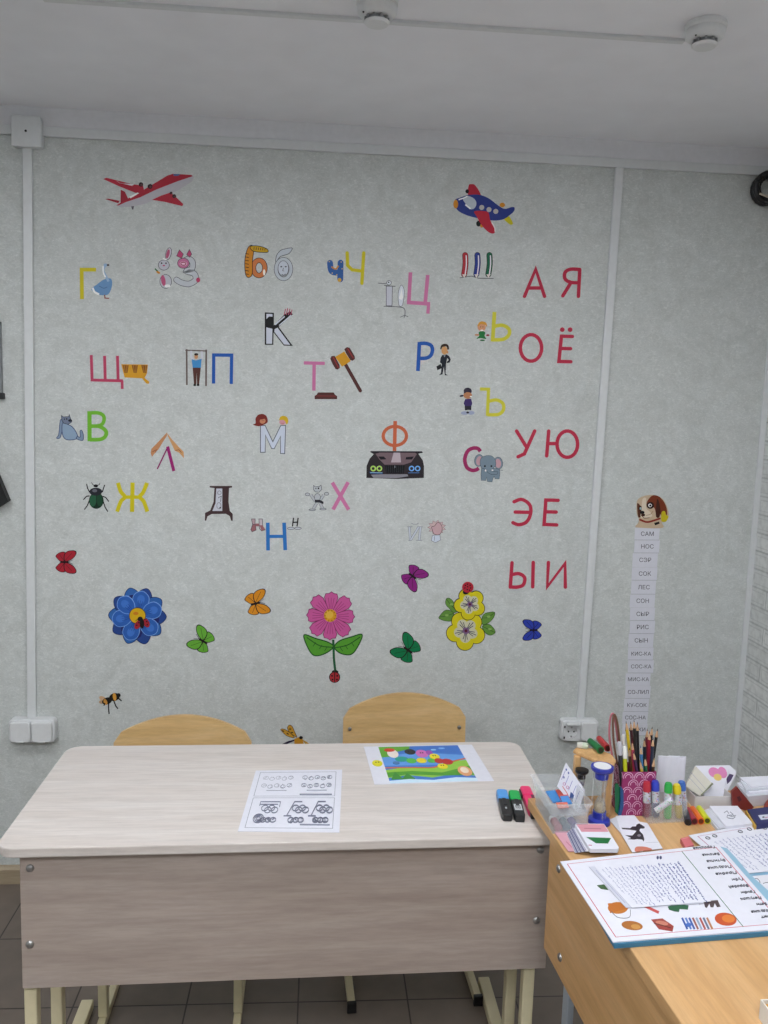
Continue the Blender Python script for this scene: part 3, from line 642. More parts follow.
d.ell(SKIN, 558, 55, 9, 12); d.ell(W('#2a1c18'), 558, 45, 10, 6); d.ell(BLK, 551, 192, 7, 5); d.ell(BLK, 567, 192, 7, 5)
pic(d, 'pull_up_sticker', 'sticker of a man in a blue shirt hanging on a pull-up bar')
d = ST(80, 345, 240); d.stroke(BLU, 16, [(641, 185), (642, 48), (728, 49), (726, 187)]); letter(d, 'blue letter П right of the pull-up man')
# Р, businessman
d = ST(410, 330, 460); d.stroke(BLU, 58, [(145, 185), (122, 630)]); d.stroke(BLU, 56, [(150, 208), (240, 206), (320, 235), (345, 305), (318, 390), (250, 430), (140, 436)], True); letter(d, 'blue letter Р left of the businessman')
d = ST(410, 330, 460); NV = W('#171c26')
d.poly(NV, [(495, 385), (560, 375), (600, 400), (625, 450), (610, 500), (565, 508), (565, 490), (595, 460), (572, 430), (553, 520), (550, 600), (545, 670), (580, 698), (535, 695), (520, 560), (500, 680), (445, 695), (475, 660), (488, 520), (460, 500), (470, 430)])
d.poly(W('#18181c'), [(405, 560), (470, 520), (490, 585), (420, 618)]); d.poly(W('#7a8490'), [(515, 385), (545, 385), (535, 415), (525, 415)]); d.ell(W('#c0905e'), 528, 315, 46, 62); d.ell(W('#b88058'), 575, 340, 14, 22); d.poly(W('#2e201a'), [(465, 290), (480, 235), (530, 212), (585, 230), (598, 290), (575, 300), (560, 255), (500, 262), (480, 295)], True)
pic(d, 'businessman_sticker', 'sticker of a man in dark suit with briefcase right of blue Р', 'wall sticker')
# Ь, Ъ and their figures
d = ST(455, 310, 515); YL2 = W('#bdb838')
d.stroke(YL2, 36, [(368, 18), (350, 294)]); d.stroke(YL2, 34, [(365, 152), (440, 142), (500, 175), (502, 230), (450, 272), (352, 278)], True); letter(d, 'yellow letter Ь right of the small child in green')
d = ST(455, 310, 515)
d.ell(W('#b07a54'), 205, 232, 22, 8); d.ell(W('#8a2a3a'), 305, 235, 16, 9); d.poly(W('#1e6a34'), [(220, 210), (250, 195), (282, 210), (275, 240), (290, 270), (240, 262), (200, 268), (225, 240)], True); d.ell(W('#c08a68'), 248, 160, 38, 38); d.poly(W('#c08a34'), [(208, 150), (225, 115), (255, 106), (290, 120), (298, 160), (282, 140), (240, 132), (222, 150)], True)
d.ell(W('#e8dcd8'), 250, 190, 16, 7); d.ell(BLK, 238, 158, 4); d.ell(BLK, 260, 158, 4); d.ell(DGR, 255, 282, 24, 7)
pic(d, 'baby_sticker', 'sticker of a small child in green left of the yellow Ь')
d = ST(455, 310, 515); d.stroke(YL2, 30, [(232, 736), (312, 738), (302, 986)]); d.stroke(YL2, 32, [(308, 852), (385, 838), (445, 870), (450, 930), (405, 972), (302, 975)], True); letter(d, 'yellow letter Ъ right of the boy with the cap')
d = ST(455, 310, 515)
d.ell(W('#2a2436'), 118, 755, 38, 32); d.ell(W('#2a2436'), 62, 800, 20, 9, -10); d.ell(W('#a87452'), 118, 795, 40, 32); d.poly(W('#2a2436'), [(80, 780), (90, 740), (150, 740), (155, 770), (110, 765)]); d.ell(W('#e8e4e6'), 148, 806, 11, 5)
d.poly(W('#37285c'), [(95, 830), (150, 825), (160, 870), (150, 900), (95, 900), (80, 870)]); d.poly(W('#22222c'), [(90, 895), (152, 895), (150, 935), (125, 930), (92, 935)]); d.ell(W('#9098b0'), 88, 960, 34, 17); d.ell(W('#9098b0'), 150, 958, 32, 18); d.ell(W('#2c2c38'), 118, 955, 14, 10)
pic(d, 'boy_sticker', 'sticker of a boy with backwards cap left of the yellow Ъ')
# В and grey animal
d = ST(50, 400, 120); d.stroke(GRN, 46, [(433, 122), (435, 452)])
d.stroke(GRN, 40, [(440, 142), (530, 142), (588, 175), (588, 240), (545, 280), (440, 286)], True); d.stroke(GRN, 42, [(440, 288), (540, 290), (610, 335), (612, 390), (560, 430), (440, 436)], True); letter(d, 'green letter В right of the sitting blue-grey dog')
d = ST(50, 400, 120); BB, BD = W('#74859c'), W('#3a4668')
d.olpoly(BB, BD, [(118, 215), (150, 240), (135, 330), (110, 415), (72, 418), (95, 380), (105, 280)], 7, True)
d.olpoly(W('#7e92a8'), BD, [(140, 250), (200, 270), (250, 300), (295, 370), (300, 420), (230, 438), (165, 425), (135, 360)], 8, True)
d.olpoly(BB, BD, [(300, 400), (332, 405), (330, 340), (350, 335), (366, 380), (362, 440), (320, 438), (290, 422)], 7, True)
d.olpoly(W('#667084'), W('#2a2e3c'), [(125, 170), (145, 185), (205, 182), (212, 160), (225, 200), (240, 240), (200, 268), (150, 255), (130, 220)], 6); d.ell(W('#20222c'), 222, 225, 22, 14); d.ell(BLK, 185, 208, 7, 9); d.ell(BLK, 160, 210, 6, 8)
pic(d, 'animal_sticker', 'sticker of a sitting blue-grey dog left of the green letter В')
# hands roof, Л
d = ST(140, 425, 240)
d.poly(W('#b07c56'), [(206, 58), (208, 82), (170, 140), (140, 190), (120, 208), (92, 245), (82, 215), (88, 182), (130, 140)], False); d.poly(W('#b98a5c'), [(206, 58), (245, 110), (300, 170), (335, 205), (338, 256), (300, 212), (268, 198), (250, 160), (216, 90)])
d.stroke(W('#7a4a34'), 5, [(95, 205), (128, 190), (120, 212)]); d.stroke(W('#7a4a34'), 5, [(272, 195), (300, 190), (318, 212)])
pic(d, 'hands_sticker', 'sticker of two hands joined like a roof above the magenta Л')
d = ST(140, 425, 240); d.stroke(W('#7d2a5c'), 11, [(212, 172), (133, 338)]); d.stroke(W('#8a1c62'), 24, [(212, 165), (260, 354)]); letter(d, 'magenta letter Л under the joined hands')
# beetle, Ж
d = ST(75, 475, 155)
for p in ([(140, 165), (120, 125), (112, 85)], [(262, 165), (275, 125), (285, 95)], [(140, 200), (110, 205), (80, 238)], [(265, 205), (295, 215), (325, 255)], [(140, 240), (118, 295), (90, 332)], [(268, 245), (290, 310), (316, 352)]): d.stroke(BLK, 10, p)
for p in ([(190, 100), (172, 92), (158, 72)], [(212, 100), (232, 94), (240, 78)]): d.stroke(BLK, 6, p)
d.ell(BLK, 200, 104, 22, 14); d.ell(W('#0e2a1c'), 205, 245, 70, 80); d.ell(W('#24523a'), 175, 240, 34, 62, 6); d.ell(W('#1a3e2a'), 235, 240, 28, 60, -6); d.stroke(BLK, 4, [(206, 180), (206, 318)]); d.ell(W('#22222a'), 200, 160, 62, 38); d.ell(W('#5c5c66'), 190, 150, 24, 16)
pic(d, 'beetle_sticker', 'dark green beetle sticker left of the yellow Ж')
d = ST(75, 475, 155)
for p in ([(412, 75), (440, 160), (478, 210), (440, 255), (405, 352)], [(692, 75), (655, 165), (622, 210), (660, 255), (695, 352)]): d.stroke(YEL, 38, p, True)
d.stroke(YEL, 40, [(553, 72), (548, 354)]); d.stroke(YEL, 34, [(470, 212), (632, 212)]); letter(d, 'yellow letter Ж right of the beetle')
# Д
d = ST(140, 425, 240); DB = W('#3c2a2c')
d.poly(DB, [(535, 468), (708, 468), (706, 480), (684, 484), (680, 590), (690, 660), (712, 682), (712, 735), (700, 735), (690, 700), (660, 682), (550, 684), (518, 702), (508, 735), (498, 735), (500, 675), (540, 655), (565, 590), (572, 484), (536, 480)])
d.poly(W('#b4b6c0'), [(586, 488), (632, 488), (632, 660), (556, 660), (580, 600)]); d.ring(LIN, 3, 610, 520, 14); d.stroke(LIN, 4, [(600, 560), (625, 545), (618, 590)]); d.ring(LIN, 3, 606, 620, 16, 24); d.ell(BLK, 616, 636, 7, 5)
letter(d, 'dark brown letter Д shaped like a small house')
# М with two heads
d = ST(240, 405, 300)
d.olpoly(W('#b9c0ce'), W('#565c68'), [(262, 262), (322, 262), (420, 470), (522, 262), (584, 262), (572, 622), (518, 622), (520, 400), (440, 558), (405, 558), (326, 385), (322, 606), (262, 606)], 11)
d.poly(W('#6c2420'), [(165, 250), (198, 235), (200, 170), (235, 125), (295, 115), (340, 145), (355, 210), (330, 240), (240, 272)], True); d.ell(W('#b4785a'), 290, 205, 38, 34, -20); d.ell(W('#6c2420'), 285, 160, 50, 24, -14)
d.ell(W('#bf8890'), 545, 220, 42, 34); d.poly(W('#b99a20'), [(502, 195), (515, 155), (555, 138), (600, 155), (618, 205), (598, 250), (575, 205), (540, 190)], True); d.ell(BLK, 283, 198, 4); d.ell(BLK, 305, 200, 4); d.stroke(W('#8a3a40'), 4, [(530, 235), (545, 242), (560, 234)])
letter(d, 'white outlined letter М with two children\'s heads on top')
# Ф and car
d = ST(360, 415, 430); OR2 = W('#b25a3c'); d.ring(OR2, 36, 382, 230, 128, 105); d.stroke(OR2, 40, [(386, 66), (378, 395)]); letter(d, 'orange letter Ф standing on the car')
d = ST(360, 415, 430)
d.poly(W('#2a2428'), [(70, 690), (72, 560), (105, 480), (150, 430), (110, 405), (120, 396), (250, 396), (680, 398), (688, 412), (640, 425), (690, 500), (702, 560), (700, 690), (400, 702)]); d.poly(W('#6a585e'), [(170, 425), (250, 405), (600, 408), (625, 430), (560, 520), (480, 545), (270, 545), (215, 490)])
d.poly(W('#a89aa2'), [(370, 410), (440, 410), (450, 520), (340, 520)]); d.poly(W('#14121a'), [(112, 398), (250, 400), (620, 402), (686, 402), (684, 418), (620, 414), (250, 412), (120, 412)]); d.poly(W('#16141c'), [(200, 455), (260, 455), (290, 485), (225, 490)]); d.poly(W('#16141c'), [(505, 462), (590, 455), (570, 488), (500, 488)])
d.poly(W('#0e0e12'), [(275, 555), (490, 555), (480, 640), (285, 640)])
for k in range(9): d.stroke(W('#3a3a44'), 3, [(292+k*22, 562), (294+k*22, 634)])
d.stroke(W('#8a8f98'), 6, [(382, 556), (382, 580)])
d.poly(W('#7e7c84'), [(120, 655), (250, 650), (520, 650), (530, 672), (400, 692), (150, 690)]); d.poly(W('#1c3060'), [(100, 620), (250, 632), (250, 650), (110, 645)])
for x in (145, 212): d.ring(W('#a0c060'), 15, x, 587, 24, 24)
for x in (566, 632): d.ring(W('#6aa0d8'), 13, x, 587, 24, 24)
d.stroke(W('#4a78b8'), 6, [(530, 634), (650, 634)]); d.stroke(W('#8fb8d8'), 6, [(110, 632), (245, 634)])
pic(d, 'car_sticker', 'front of a dark car with green and blue lit headlights, sticker under Ф')
# Х and outlined animal
d = ST(300, 475, 355); d.stroke(PNK, 52, [(450, 105), (680, 485)]); d.stroke(PNK, 52, [(672, 100), (462, 482)]); letter(d, 'pink crossed letter Х right of the white outlined cat figure')
d = ST(300, 475, 355); LT = W('#a7abb0')
for p in ([(215, 370), (150, 275)], [(270, 370), (330, 280)], [(235, 390), (185, 475)], [(275, 385), (320, 470)]): d.lined(LT, LIN, 30, p, 5)
d.olpoly(LT, LIN, [(190, 145), (215, 165), (270, 160), (295, 140), (305, 200), (265, 240), (215, 235), (190, 205)], 7)
for x, y in ((105, 270), (370, 262)): d.olpoly(LT, LIN, ellpts(x, y, 32, 20), 7)
for x, y in ((170, 485), (320, 475)): d.olpoly(LT, LIN, ellpts(x, y, 46, 12), 7)
d.olpoly(LT, LIN, ellpts(243, 310, 42, 52), 6); d.poly(W('#26262c'), [(205, 345), (275, 345), (330, 375), (325, 405), (270, 385), (210, 385)]); d.ell(BLK, 258, 185, 12); d.ell(BLK, 222, 188, 8)
pic(d, 'animal_sticker', 'white outlined cat figure left of the pink Х')
# Н group
d = ST(240, 500, 460); B3 = W('#2a68ac'); d.stroke(B3, 13, [(97, 79), (98, 176)]); d.stroke(B3, 13, [(154, 79), (158, 175)]); d.stroke(B3, 11, [(100, 127), (155, 127)]); letter(d, 'large light blue letter Н between two tiny shoe letters')
d = ST(240, 500, 460)
d.olpoly(W('#a48c92'), LIN, [(40, 66), (53, 66), (52, 100), (44, 110), (38, 104), (46, 96)], 2); d.olpoly(W('#8a5a60'), LIN, [(44, 85), (54, 85), (56, 105), (42, 111), (38, 103)], 2); d.olpoly(W('#b0a4aa'), LIN, [(66, 66), (78, 66), (80, 95), (88, 104), (76, 108), (68, 100)], 2); d.poly(W('#8a5a60'), [(54, 82), (67, 82), (67, 92), (54, 92)]); d.poly(W('#8a5a60'), [(68, 88), (79, 88), (88, 103), (76, 108)])
letter(d, 'small letter н made of two reddish boots')
d = ST(240, 500, 460)
for p in ([(187, 62), (183, 92)], [(203, 62), (199, 92)], [(186, 78), (201, 77)]): d.stroke(BLK, 4.5, p)
d.olpoly(W('#aeb2ba'), LIN, ellpts(178, 99, 12, 4), 1.6); d.olpoly(W('#aeb2ba'), LIN, ellpts(202, 99, 12, 4), 1.6); letter(d, 'small black letter Н standing on white shoes')
# Й, waving hand
d = ST(400, 510, 460)
for p in ([(120, 218), (132, 385)], [(262, 218), (245, 385)], [(240, 215), (140, 380)]): d.lined(W('#b4bac4'), W('#6e7480'), 20, p, 5)
for p in ([(92, 214), (160, 214)], [(225, 214), (292, 214)], [(108, 388), (150, 388)], [(205, 388), (285, 388)], [(140, 165), (170, 180), (215, 182), (240, 165)]): d.stroke(W('#6e7480'), 6, p)
letter(d, 'pale grey outlined letter Й left of the hand in a star')
d = ST(400, 510, 460)
st = []
for k in range(22):
    a_ = 2*PI*k/22; q = 118 if k % 2 else 84; st.append((470+q*math.cos(a_), 222+q*.78*math.sin(a_)))
d.olpoly(W('#b8a0a0'), W('#7a5c60'), st, 4)
d.olpoly(W('#b4949a'), W('#5c4850'), [(405, 215), (440, 205), (480, 160), (520, 180), (540, 240), (510, 310), (440, 310), (415, 260)], 7, True); d.olpoly(W('#b8c0cc'), W('#5c5c68'), [(415, 325), (510, 318), (518, 385), (450, 418), (400, 390)], 5); d.stroke(W('#5c5c68'), 6, [(440, 335), (440, 390)])
pic(d, 'hand_sticker', 'small pale sticker of a hand in a spiky star right of Й')
# С and elephant
d = ST(455, 435, 515); d.stroke(W('#8c2656'), 48, [(325, 210), (290, 172), (225, 170), (160, 210), (125, 310), (150, 410), (210, 450), (265, 448), (305, 425)], True); letter(d, 'dark magenta letter С behind the elephant')
d = ST(455, 435, 515); EG, EL = W('#6d7d8a'), W('#3c4854')
d.olpoly(EG, EL, [(340, 420), (570, 430), (575, 500), (565, 562), (515, 560), (500, 530), (482, 560), (475, 600), (415, 596), (405, 540), (395, 582), (335, 580), (332, 500)], 5)
for x, rot in ((305, 10), (555, -6)): d.olpoly(EG, EL, ellpts(x, 325 if x < 400 else 360, 56, 78, rot), 5); d.ell(W('#b08c94'), x+(4 if x < 400 else -4), 330 if x < 400 else 362, 38, 60, rot)
d.olpoly(EG, EL, [(320, 360), (335, 295), (400, 265), (470, 270), (515, 320), (520, 390), (490, 425), (470, 455), (520, 470), (545, 470), (540, 500), (470, 505), (420, 480), (395, 440), (340, 420)], 5, True)
for x in (382, 465): d.ell(BLK, x, 398, 12)
d.ell(W('#d8d4d4'), 392, 455, 10, 14); d.ell(W('#d8d4d4'), 478, 450, 12, 10); d.stroke(EL, 6, [(570, 445), (610, 455)])
pic(d, 'elephant_sticker', 'grey elephant sticker with pink ears over the letter С')
# butterflies
def butterfly(cx, cy, ang, sc, c, label):
    d = Draw(WALL, (0, 0, 1), sink=.0008); a_ = math.radians(ang); t = (math.cos(a_), -math.sin(a_)); n_ = (math.sin(a_), math.cos(a_))
    fw = [(.03, -.02), (.08, .35), (.35, .8), (.75, 1.05), (.98, .95), (1.02, .6), (.92, .2), (.6, -.05)]; hw = [(.03, .05), (.5, .1), (.86, .05), (.88, -.3), (.72, -.62), (.5, -.78), (.28, -.62), (.08, -.4)]
    def T(p, s_): return (cx+sc*(p[1]*t[0]+s_*p[0]*n_[0]), cy+sc*(p[1]*t[1]+s_*p[0]*n_[1]))
    for s_ in (-1, 1):
        for wg in (hw, fw):
            P = cr(wg, True, 4); d.poly(W('#1c1416'), [T(p, s_) for p in P])
            mx_ = sum(p[0] for p in P)/len(P); my = sum(p[1] for p in P)/len(P); d.poly(W(c), [T((mx_+(p[0]-mx_)*.87, my+(p[1]-my)*.87), s_) for p in P])
            d.stroke(W('#1c1416'), .35, [T((.06, 0), s_), T((mx_*1.35, my*1.35), s_)])
    d.poly(W('#1c1416'), [T(p, 1) for p in ellpts(0, 0, .09, .42)]); 
    for s_ in (-1, 1): d.stroke(W('#1c1416'), .35, [T((0, .35), s_), T((.2, .75), s_)])
    pic(d, 'butterfly_sticker', label)
butterfly(64.5, 562, 0, 11.5, '#98202e', 'red butterfly sticker at the far left')
butterfly(203, 641, 150, 12.5, '#5c9a34', 'light green butterfly sticker right of the blue flower')
butterfly(255.5, 603.5, 15, 12.5, '#c07c1c', 'orange butterfly sticker left of the pink flower')
butterfly(412.5, 576, -38, 12, '#7c2070', 'purple butterfly sticker above the yellow pansies')
butterfly(408, 650, 143, 13.5, '#0f6a40', 'dark green butterfly sticker left of the pansies')
butterfly(533.5, 630, 180, 10.5, '#2a3a98', 'blue butterfly sticker under the red Ы')
# blue flower
d = ST(95, 580, 175)
C0 = (408, 345)
for k in range(10):
    a_ = 2*PI*k/10-1.85; q = 235; P = [(C0[0]+x*math.cos(a_)-y*math.sin(a_), C0[1]+x*math.sin(a_)+y*math.cos(a_)) for x, y in ((60, -30), (150, -78), (230, -62), (278, 0), (230, 62), (150, 78), (60, 30))]
    d.olpoly(W('#26407e') if k % 2 else W('#2f5c9c'), W('#16264e'), P, 6, True)
for k in range(9):
    a_ = 2*PI*k/9+.2; P = [(C0[0]+x*math.cos(a_)-y*math.sin(a_), C0[1]+x*math.sin(a_)+y*math.cos(a_)) for x, y in ((60, -20), (120, -52), (190, -40), (212, 0), (190, 40), (120, 52), (60, 20))]
    d.poly(W('#20245c'), P, True)
for k, a0 in enumerate((-78, -20, 42, 112, 172, 225)):
    a_ = math.radians(a0); P = [(C0[0]+x*math.cos(a_)-y*math.sin(a_), C0[1]+x*math.sin(a_)+y*math.cos(a_)) for x, y in ((60, -25), (120, -72), (200, -70), (243, 0), (200, 70), (120, 72), (60, 25))]
    d.olpoly(W('#2a56a0'), W('#6a90c8'), P, 6, True); d.ell(W('#3a68b4'), C0[0]+165*math.cos(a_), C0[1]+165*math.sin(a_), 42, 36, a0)
    for s_ in (-8, 0, 8): b_ = a_+math.radians(s_); d.stroke(W('#1c3a78'), 4, [(C0[0]+80*math.cos(b_), C0[1]+80*math.sin(b_)), (C0[0]+150*math.cos(b_), C0[1]+150*math.sin(b_))])
d.ell(W('#2a2440'), 410, 340, 82, 80); d.ell(W('#c09a18'), 410, 340, 76, 74); d.ell(W('#b5701c'), 395, 318, 26, 16)
pic(d, 'flower_sticker', 'large blue flower sticker with yellow centre at the lower left')
d = ST(95, 580, 175); d.h = .006; d.ell(W('#8e2430'), 415, 425, 28, 46, 30); d.ell(W('#8e2430'), 495, 408, 28, 46, -30); d.ell(BLK, 455, 415, 22, 46); d.ell(BLK, 437, 370, 25, 22)
for x, y in ((405, 430), (425, 405), (500, 395), (505, 425)): d.ell(BLK, x, y, 7)
for p in ([(470, 375), (500, 365)], [(415, 370), (395, 385)]): d.stroke(BLK, 5, p)
pic(d, 'ladybird_sticker', 'red ladybird sticker on the big blue flower')
# pink flower
d = ST(220, 560, 400); LG, LD = W('#4c8a2c'), W('#1e4a20')
d.stroke(W('#1c5030'), 10, [(483, 340), (486, 420), (492, 476)])
for P, vein in (([(358, 320), (410, 335), (460, 350), (484, 370), (450, 398), (405, 408), (378, 380)], [(370, 330), (425, 365), (480, 372)]), ([(606, 318), (560, 328), (510, 345), (488, 372), (515, 398), (560, 402), (590, 365)], [(598, 328), (545, 362), (490, 374)])):
    d.olpoly(LG, LD, P, 5, True); d.stroke(LD, 4, vein, True)
    for t_ in (.35, .6, .8):
        x = vein[0][0]+(vein[2][0]-vein[0][0])*t_; y = vein[0][1]+(vein[2][1]-vein[0][1])*t_+6; d.stroke(LD, 2.5, [(x, y), (x-12 if vein[0][0] < 480 else x+12, y+18)])
for k in range(8):
    a_ = math.radians(-92+45*k+4); L_ = 105 if k % 2 else 98
    P = [(472+x*math.cos(a_)-y*math.sin(a_), 238+x*math.sin(a_)+y*math.cos(a_)) for x, y in ((15, -7), (45, -19), (78, -29), (L_-4, -24), (L_-3, -10), (L_+5, 0), (L_-2, 10), (L_-4, 24), (78, 29), (45, 19), (15, 7))]
    d.olpoly(W('#b25088'), W('#6c2450'), P, 2.5)
    for s_ in (-.16, 0, .16): d.stroke(W('#8e3468'), 2.5, [(472+30*math.cos(a_+s_), 238+30*math.sin(a_+s_)), (472+78*math.cos(a_+s_), 238+78*math.sin(a_+s_))])
d.ell(W('#c08a20'), 470, 236, 27); d.ell(W('#c8a03c'), 466, 232, 17)
for k in range(10): d.ell(W('#a06a18'), 470+22*math.cos(k*.628), 236+22*math.sin(k*.628), 3.5)
pic(d, 'flower_sticker', 'pink flower sticker with two green leaves in the middle of the wall')
d = ST(220, 560, 400); d.ell(BLK, 491, 478, 14, 9); d.ell(BLK, 489, 500, 24, 24); d.ell(W('#9e2c34'), 489, 500, 20, 21); d.stroke(BLK, 4, [(490, 478), (489, 522)])
for x, y in ((478, 494), (500, 494), (480, 510), (499, 510)): d.ell(BLK, x, y, 4)
pic(d, 'ladybird_sticker', 'red ladybird sticker at the foot of the pink flower stem')
# pansies
d = ST(435, 575, 505)
for P in ([(125, 260), (165, 258), (205, 300), (245, 390), (200, 412), (160, 370), (118, 320)], [(45, 460), (100, 395), (150, 385), (205, 420), (185, 500), (110, 502), (50, 480)], [(655, 410), (600, 408), (545, 425), (515, 470), (520, 540), (580, 528), (640, 470)], [(520, 560), (590, 540), (640, 580), (660, 630), (605, 660), (550, 630)]):
    d.olpoly(W('#5a8238'), W('#223a1c'), P, 5, True); cx = sum(p[0] for p in P)/len(P); cy = sum(p[1] for p in P)/len(P); d.stroke(W('#223a1c'), 5, [P[0], (cx, cy), P[3]], True); d.ell(W('#7c9c54'), cx+8, cy-8, 20, 12)
def pansy(cx, cy, pet, rp, off):
    for k in range(5):
        a_ = math.radians(off+72*k); d.ell(W('#2c2410'), cx+pet*math.cos(a_), cy+pet*math.sin(a_), rp+7)
    for k in range(5):
        a_ = math.radians(off+72*k); d.ell(W('#c0b41c'), cx+pet*math.cos(a_), cy+pet*math.sin(a_), rp)
    for k in range(5):
        a_ = math.radians(off+72*k); d.ell(W('#b8b69c'), cx+pet*.62*math.cos(a_), cy+pet*.62*math.sin(a_), rp*.62)
    for k in range(5):
        for s_ in (-.25, 0, .25): a_ = math.radians(off+72*k)+s_; d.stroke(W('#26264a'), 7, [(cx+25*math.cos(a_), cy+25*math.sin(a_)), (cx+pet*(1.0 if s_ == 0 else .8)*math.cos(a_), cy+pet*(1.0 if s_ == 0 else .8)*math.sin(a_))])
    d.ell(W('#6e5478'), cx, cy, pet*.3); d.ell(W('#521a30'), cx, cy, pet*.14)
pansy(338, 610, 122, 92, 95); pansy(380, 318, 98, 74, 100)
pic(d, 'flower_sticker', 'two yellow pansies with green leaves, sticker at the lower right')
d = ST(435, 575, 505); d.h = .006; d.ell(BLK, 338, 180, 36, 28, -20); d.ell(W('#a02634'), 358, 132, 62, 58, -20)
for x, y in ((330, 110), (352, 96), (382, 108), (325, 138), (355, 125), (388, 138), (350, 155), (375, 162)): d.ell(BLK, x, y, 8)
pic(d, 'ladybird_sticker', 'red ladybird sticker sitting on top of the yellow pansies')
# bee and dragonfly
d = ST(80, 690, 280)
d.ell(W('#b89878'), 88, 34, 16, 9, 30); d.ell(W('#a88a6a'), 84, 46, 11, 7, 0); d.ell(W('#141210'), 104, 42, 20, 13, -20); d.ell(W('#171412'), 132, 27, 20, 15, -15); d.ell(W('#c08a38'), 133, 26, 7, 15, -8); d.ell(W('#b07c38'), 98, 46, 7, 12, -20); d.ell(BLK, 148, 20, 8, 8)
for p in ([(110, 50), (110, 72), (112, 92)], [(130, 42), (138, 62), (146, 72)], [(148, 32), (160, 42)], [(96, 50), (92, 60)]): d.stroke(BLK, 4.5, p)
pic(d, 'bee_sticker', 'small black and yellow bumblebee sticker above the left chair')
d = ST(260, 720, 320)
for P in ([(265, 120), (300, 115), (370, 150), (440, 225), (350, 205), (285, 150)], [(350, 100), (375, 65), (410, 80), (440, 140), (470, 220), (420, 190), (375, 150)]): d.olpoly(W('#b0842c'), W('#2a1c14'), P, 6, True)
for x, y, r_ in ((295, 140, 30), (355, 175, 30), (385, 115, 0), (410, 160, 0)): d.ell(W('#3a2816'), x, y, 17, 8, r_)
d.poly(W('#1e1830'), [(285, 305), (360, 270), (440, 250), (445, 265), (380, 290), (300, 330)]); d.poly(W('#b07c24'), [(440, 240), (510, 215), (545, 245), (560, 300), (540, 420), (500, 430), (440, 310)]); d.ell(BLK, 525, 225, 24, 20); d.poly(W('#a8822c'), [(540, 250), (600, 280), (660, 330), (600, 330)])
pic(d, 'dragonfly_sticker', 'orange dragonfly sticker half hidden behind the white desk edge')
# puppy and syllable cards
f = (615, 490, 597/70)
d = Draw(WALL, f, base=.003)
d.poly(W('#b4a088'), [(185, 110), (200, 75), (250, 50), (330, 42), (400, 70), (440, 140), (455, 210), (430, 265), (395, 275), (400, 322), (185, 318), (195, 285), (205, 250), (185, 200)], True)
d.poly(W('#6a301c'), [(275, 90), (320, 45), (380, 60), (430, 130), (440, 215), (400, 230), (380, 200), (350, 215), (330, 150), (270, 140)], True); d.poly(W('#3a1c14'), [(355, 80), (375, 110), (385, 190), (370, 235), (345, 215)], True); d.poly(W('#4e2a1c'), [(188, 110), (225, 150), (235, 200), (200, 235), (188, 180)], True)
d.ell(W('#2a1814'), 298, 130, 32, 30); d.ell(W('#d0cccc'), 296, 130, 16, 15); d.ell(BLK, 298, 131, 9); d.ell(W('#2a1814'), 215, 155, 15, 20); d.ell(W('#9ab0b8'), 214, 156, 8, 11); d.poly(W('#c8baa8'), [(232, 80), (262, 70), (262, 150), (300, 190), (310, 225), (240, 240), (215, 225), (222, 170)], True); d.ell(W('#3a2018'), 236, 212, 18, 12); d.ell(BLK, 228, 190, 20, 14); d.stroke(W('#8a6a54'), 4, [(262, 215), (300, 205), (320, 180)], True)
d.stroke(W('#7c2a20'), 16, [(205, 250), (270, 272), (340, 255), (385, 240)], True); d.poly(BLK, [(330, 280), (372, 268), (378, 285), (340, 300)]); d.poly(W('#b4a41c'), [(395, 190), (420, 180), (432, 210), (452, 225), (430, 268), (392, 262)], True); d.stroke(W('#4a2018'), 5, [(225, 215), (245, 238), (290, 235)], True)
pic(d, 'puppy_picture', 'brown and white puppy head cut-out above the column of word cards')
WORDS = ['САМ', 'НОС', 'СЭР', 'СОК', 'ЛЕС', 'СОН', 'СЫР', 'РИС', 'СЫН', 'КИС-КА', 'СОС-КА', 'МИС-КА', 'СО-ЛИЛ', 'КУ-СОК', 'СОС-НА', 'НОС-КИ']
ed = [(178, 390, 322), (170, 385, 428), (163, 378, 538), (155, 372, 658), (145, 355, 771), (137, 350, 890), (133, 345, 1003)]
def conv(a, b_, y): return (615+a/8.53, 615+b_/8.53, 490+y/8.53)
E_ = [conv(*e) for e in ed]+[(615+a/8.19, 615+b_/8.19, 600+y/8.19) for a, b_, y in [(125, 330, 169), (120, 325, 276), (116, 324, 389), (108, 318, 492), (105, 308, 599), (92, 298, 701), (87, 290, 808), (72, 280, 915), (66, 270, 1012)]]+[(622.6, 647, 735.5)]
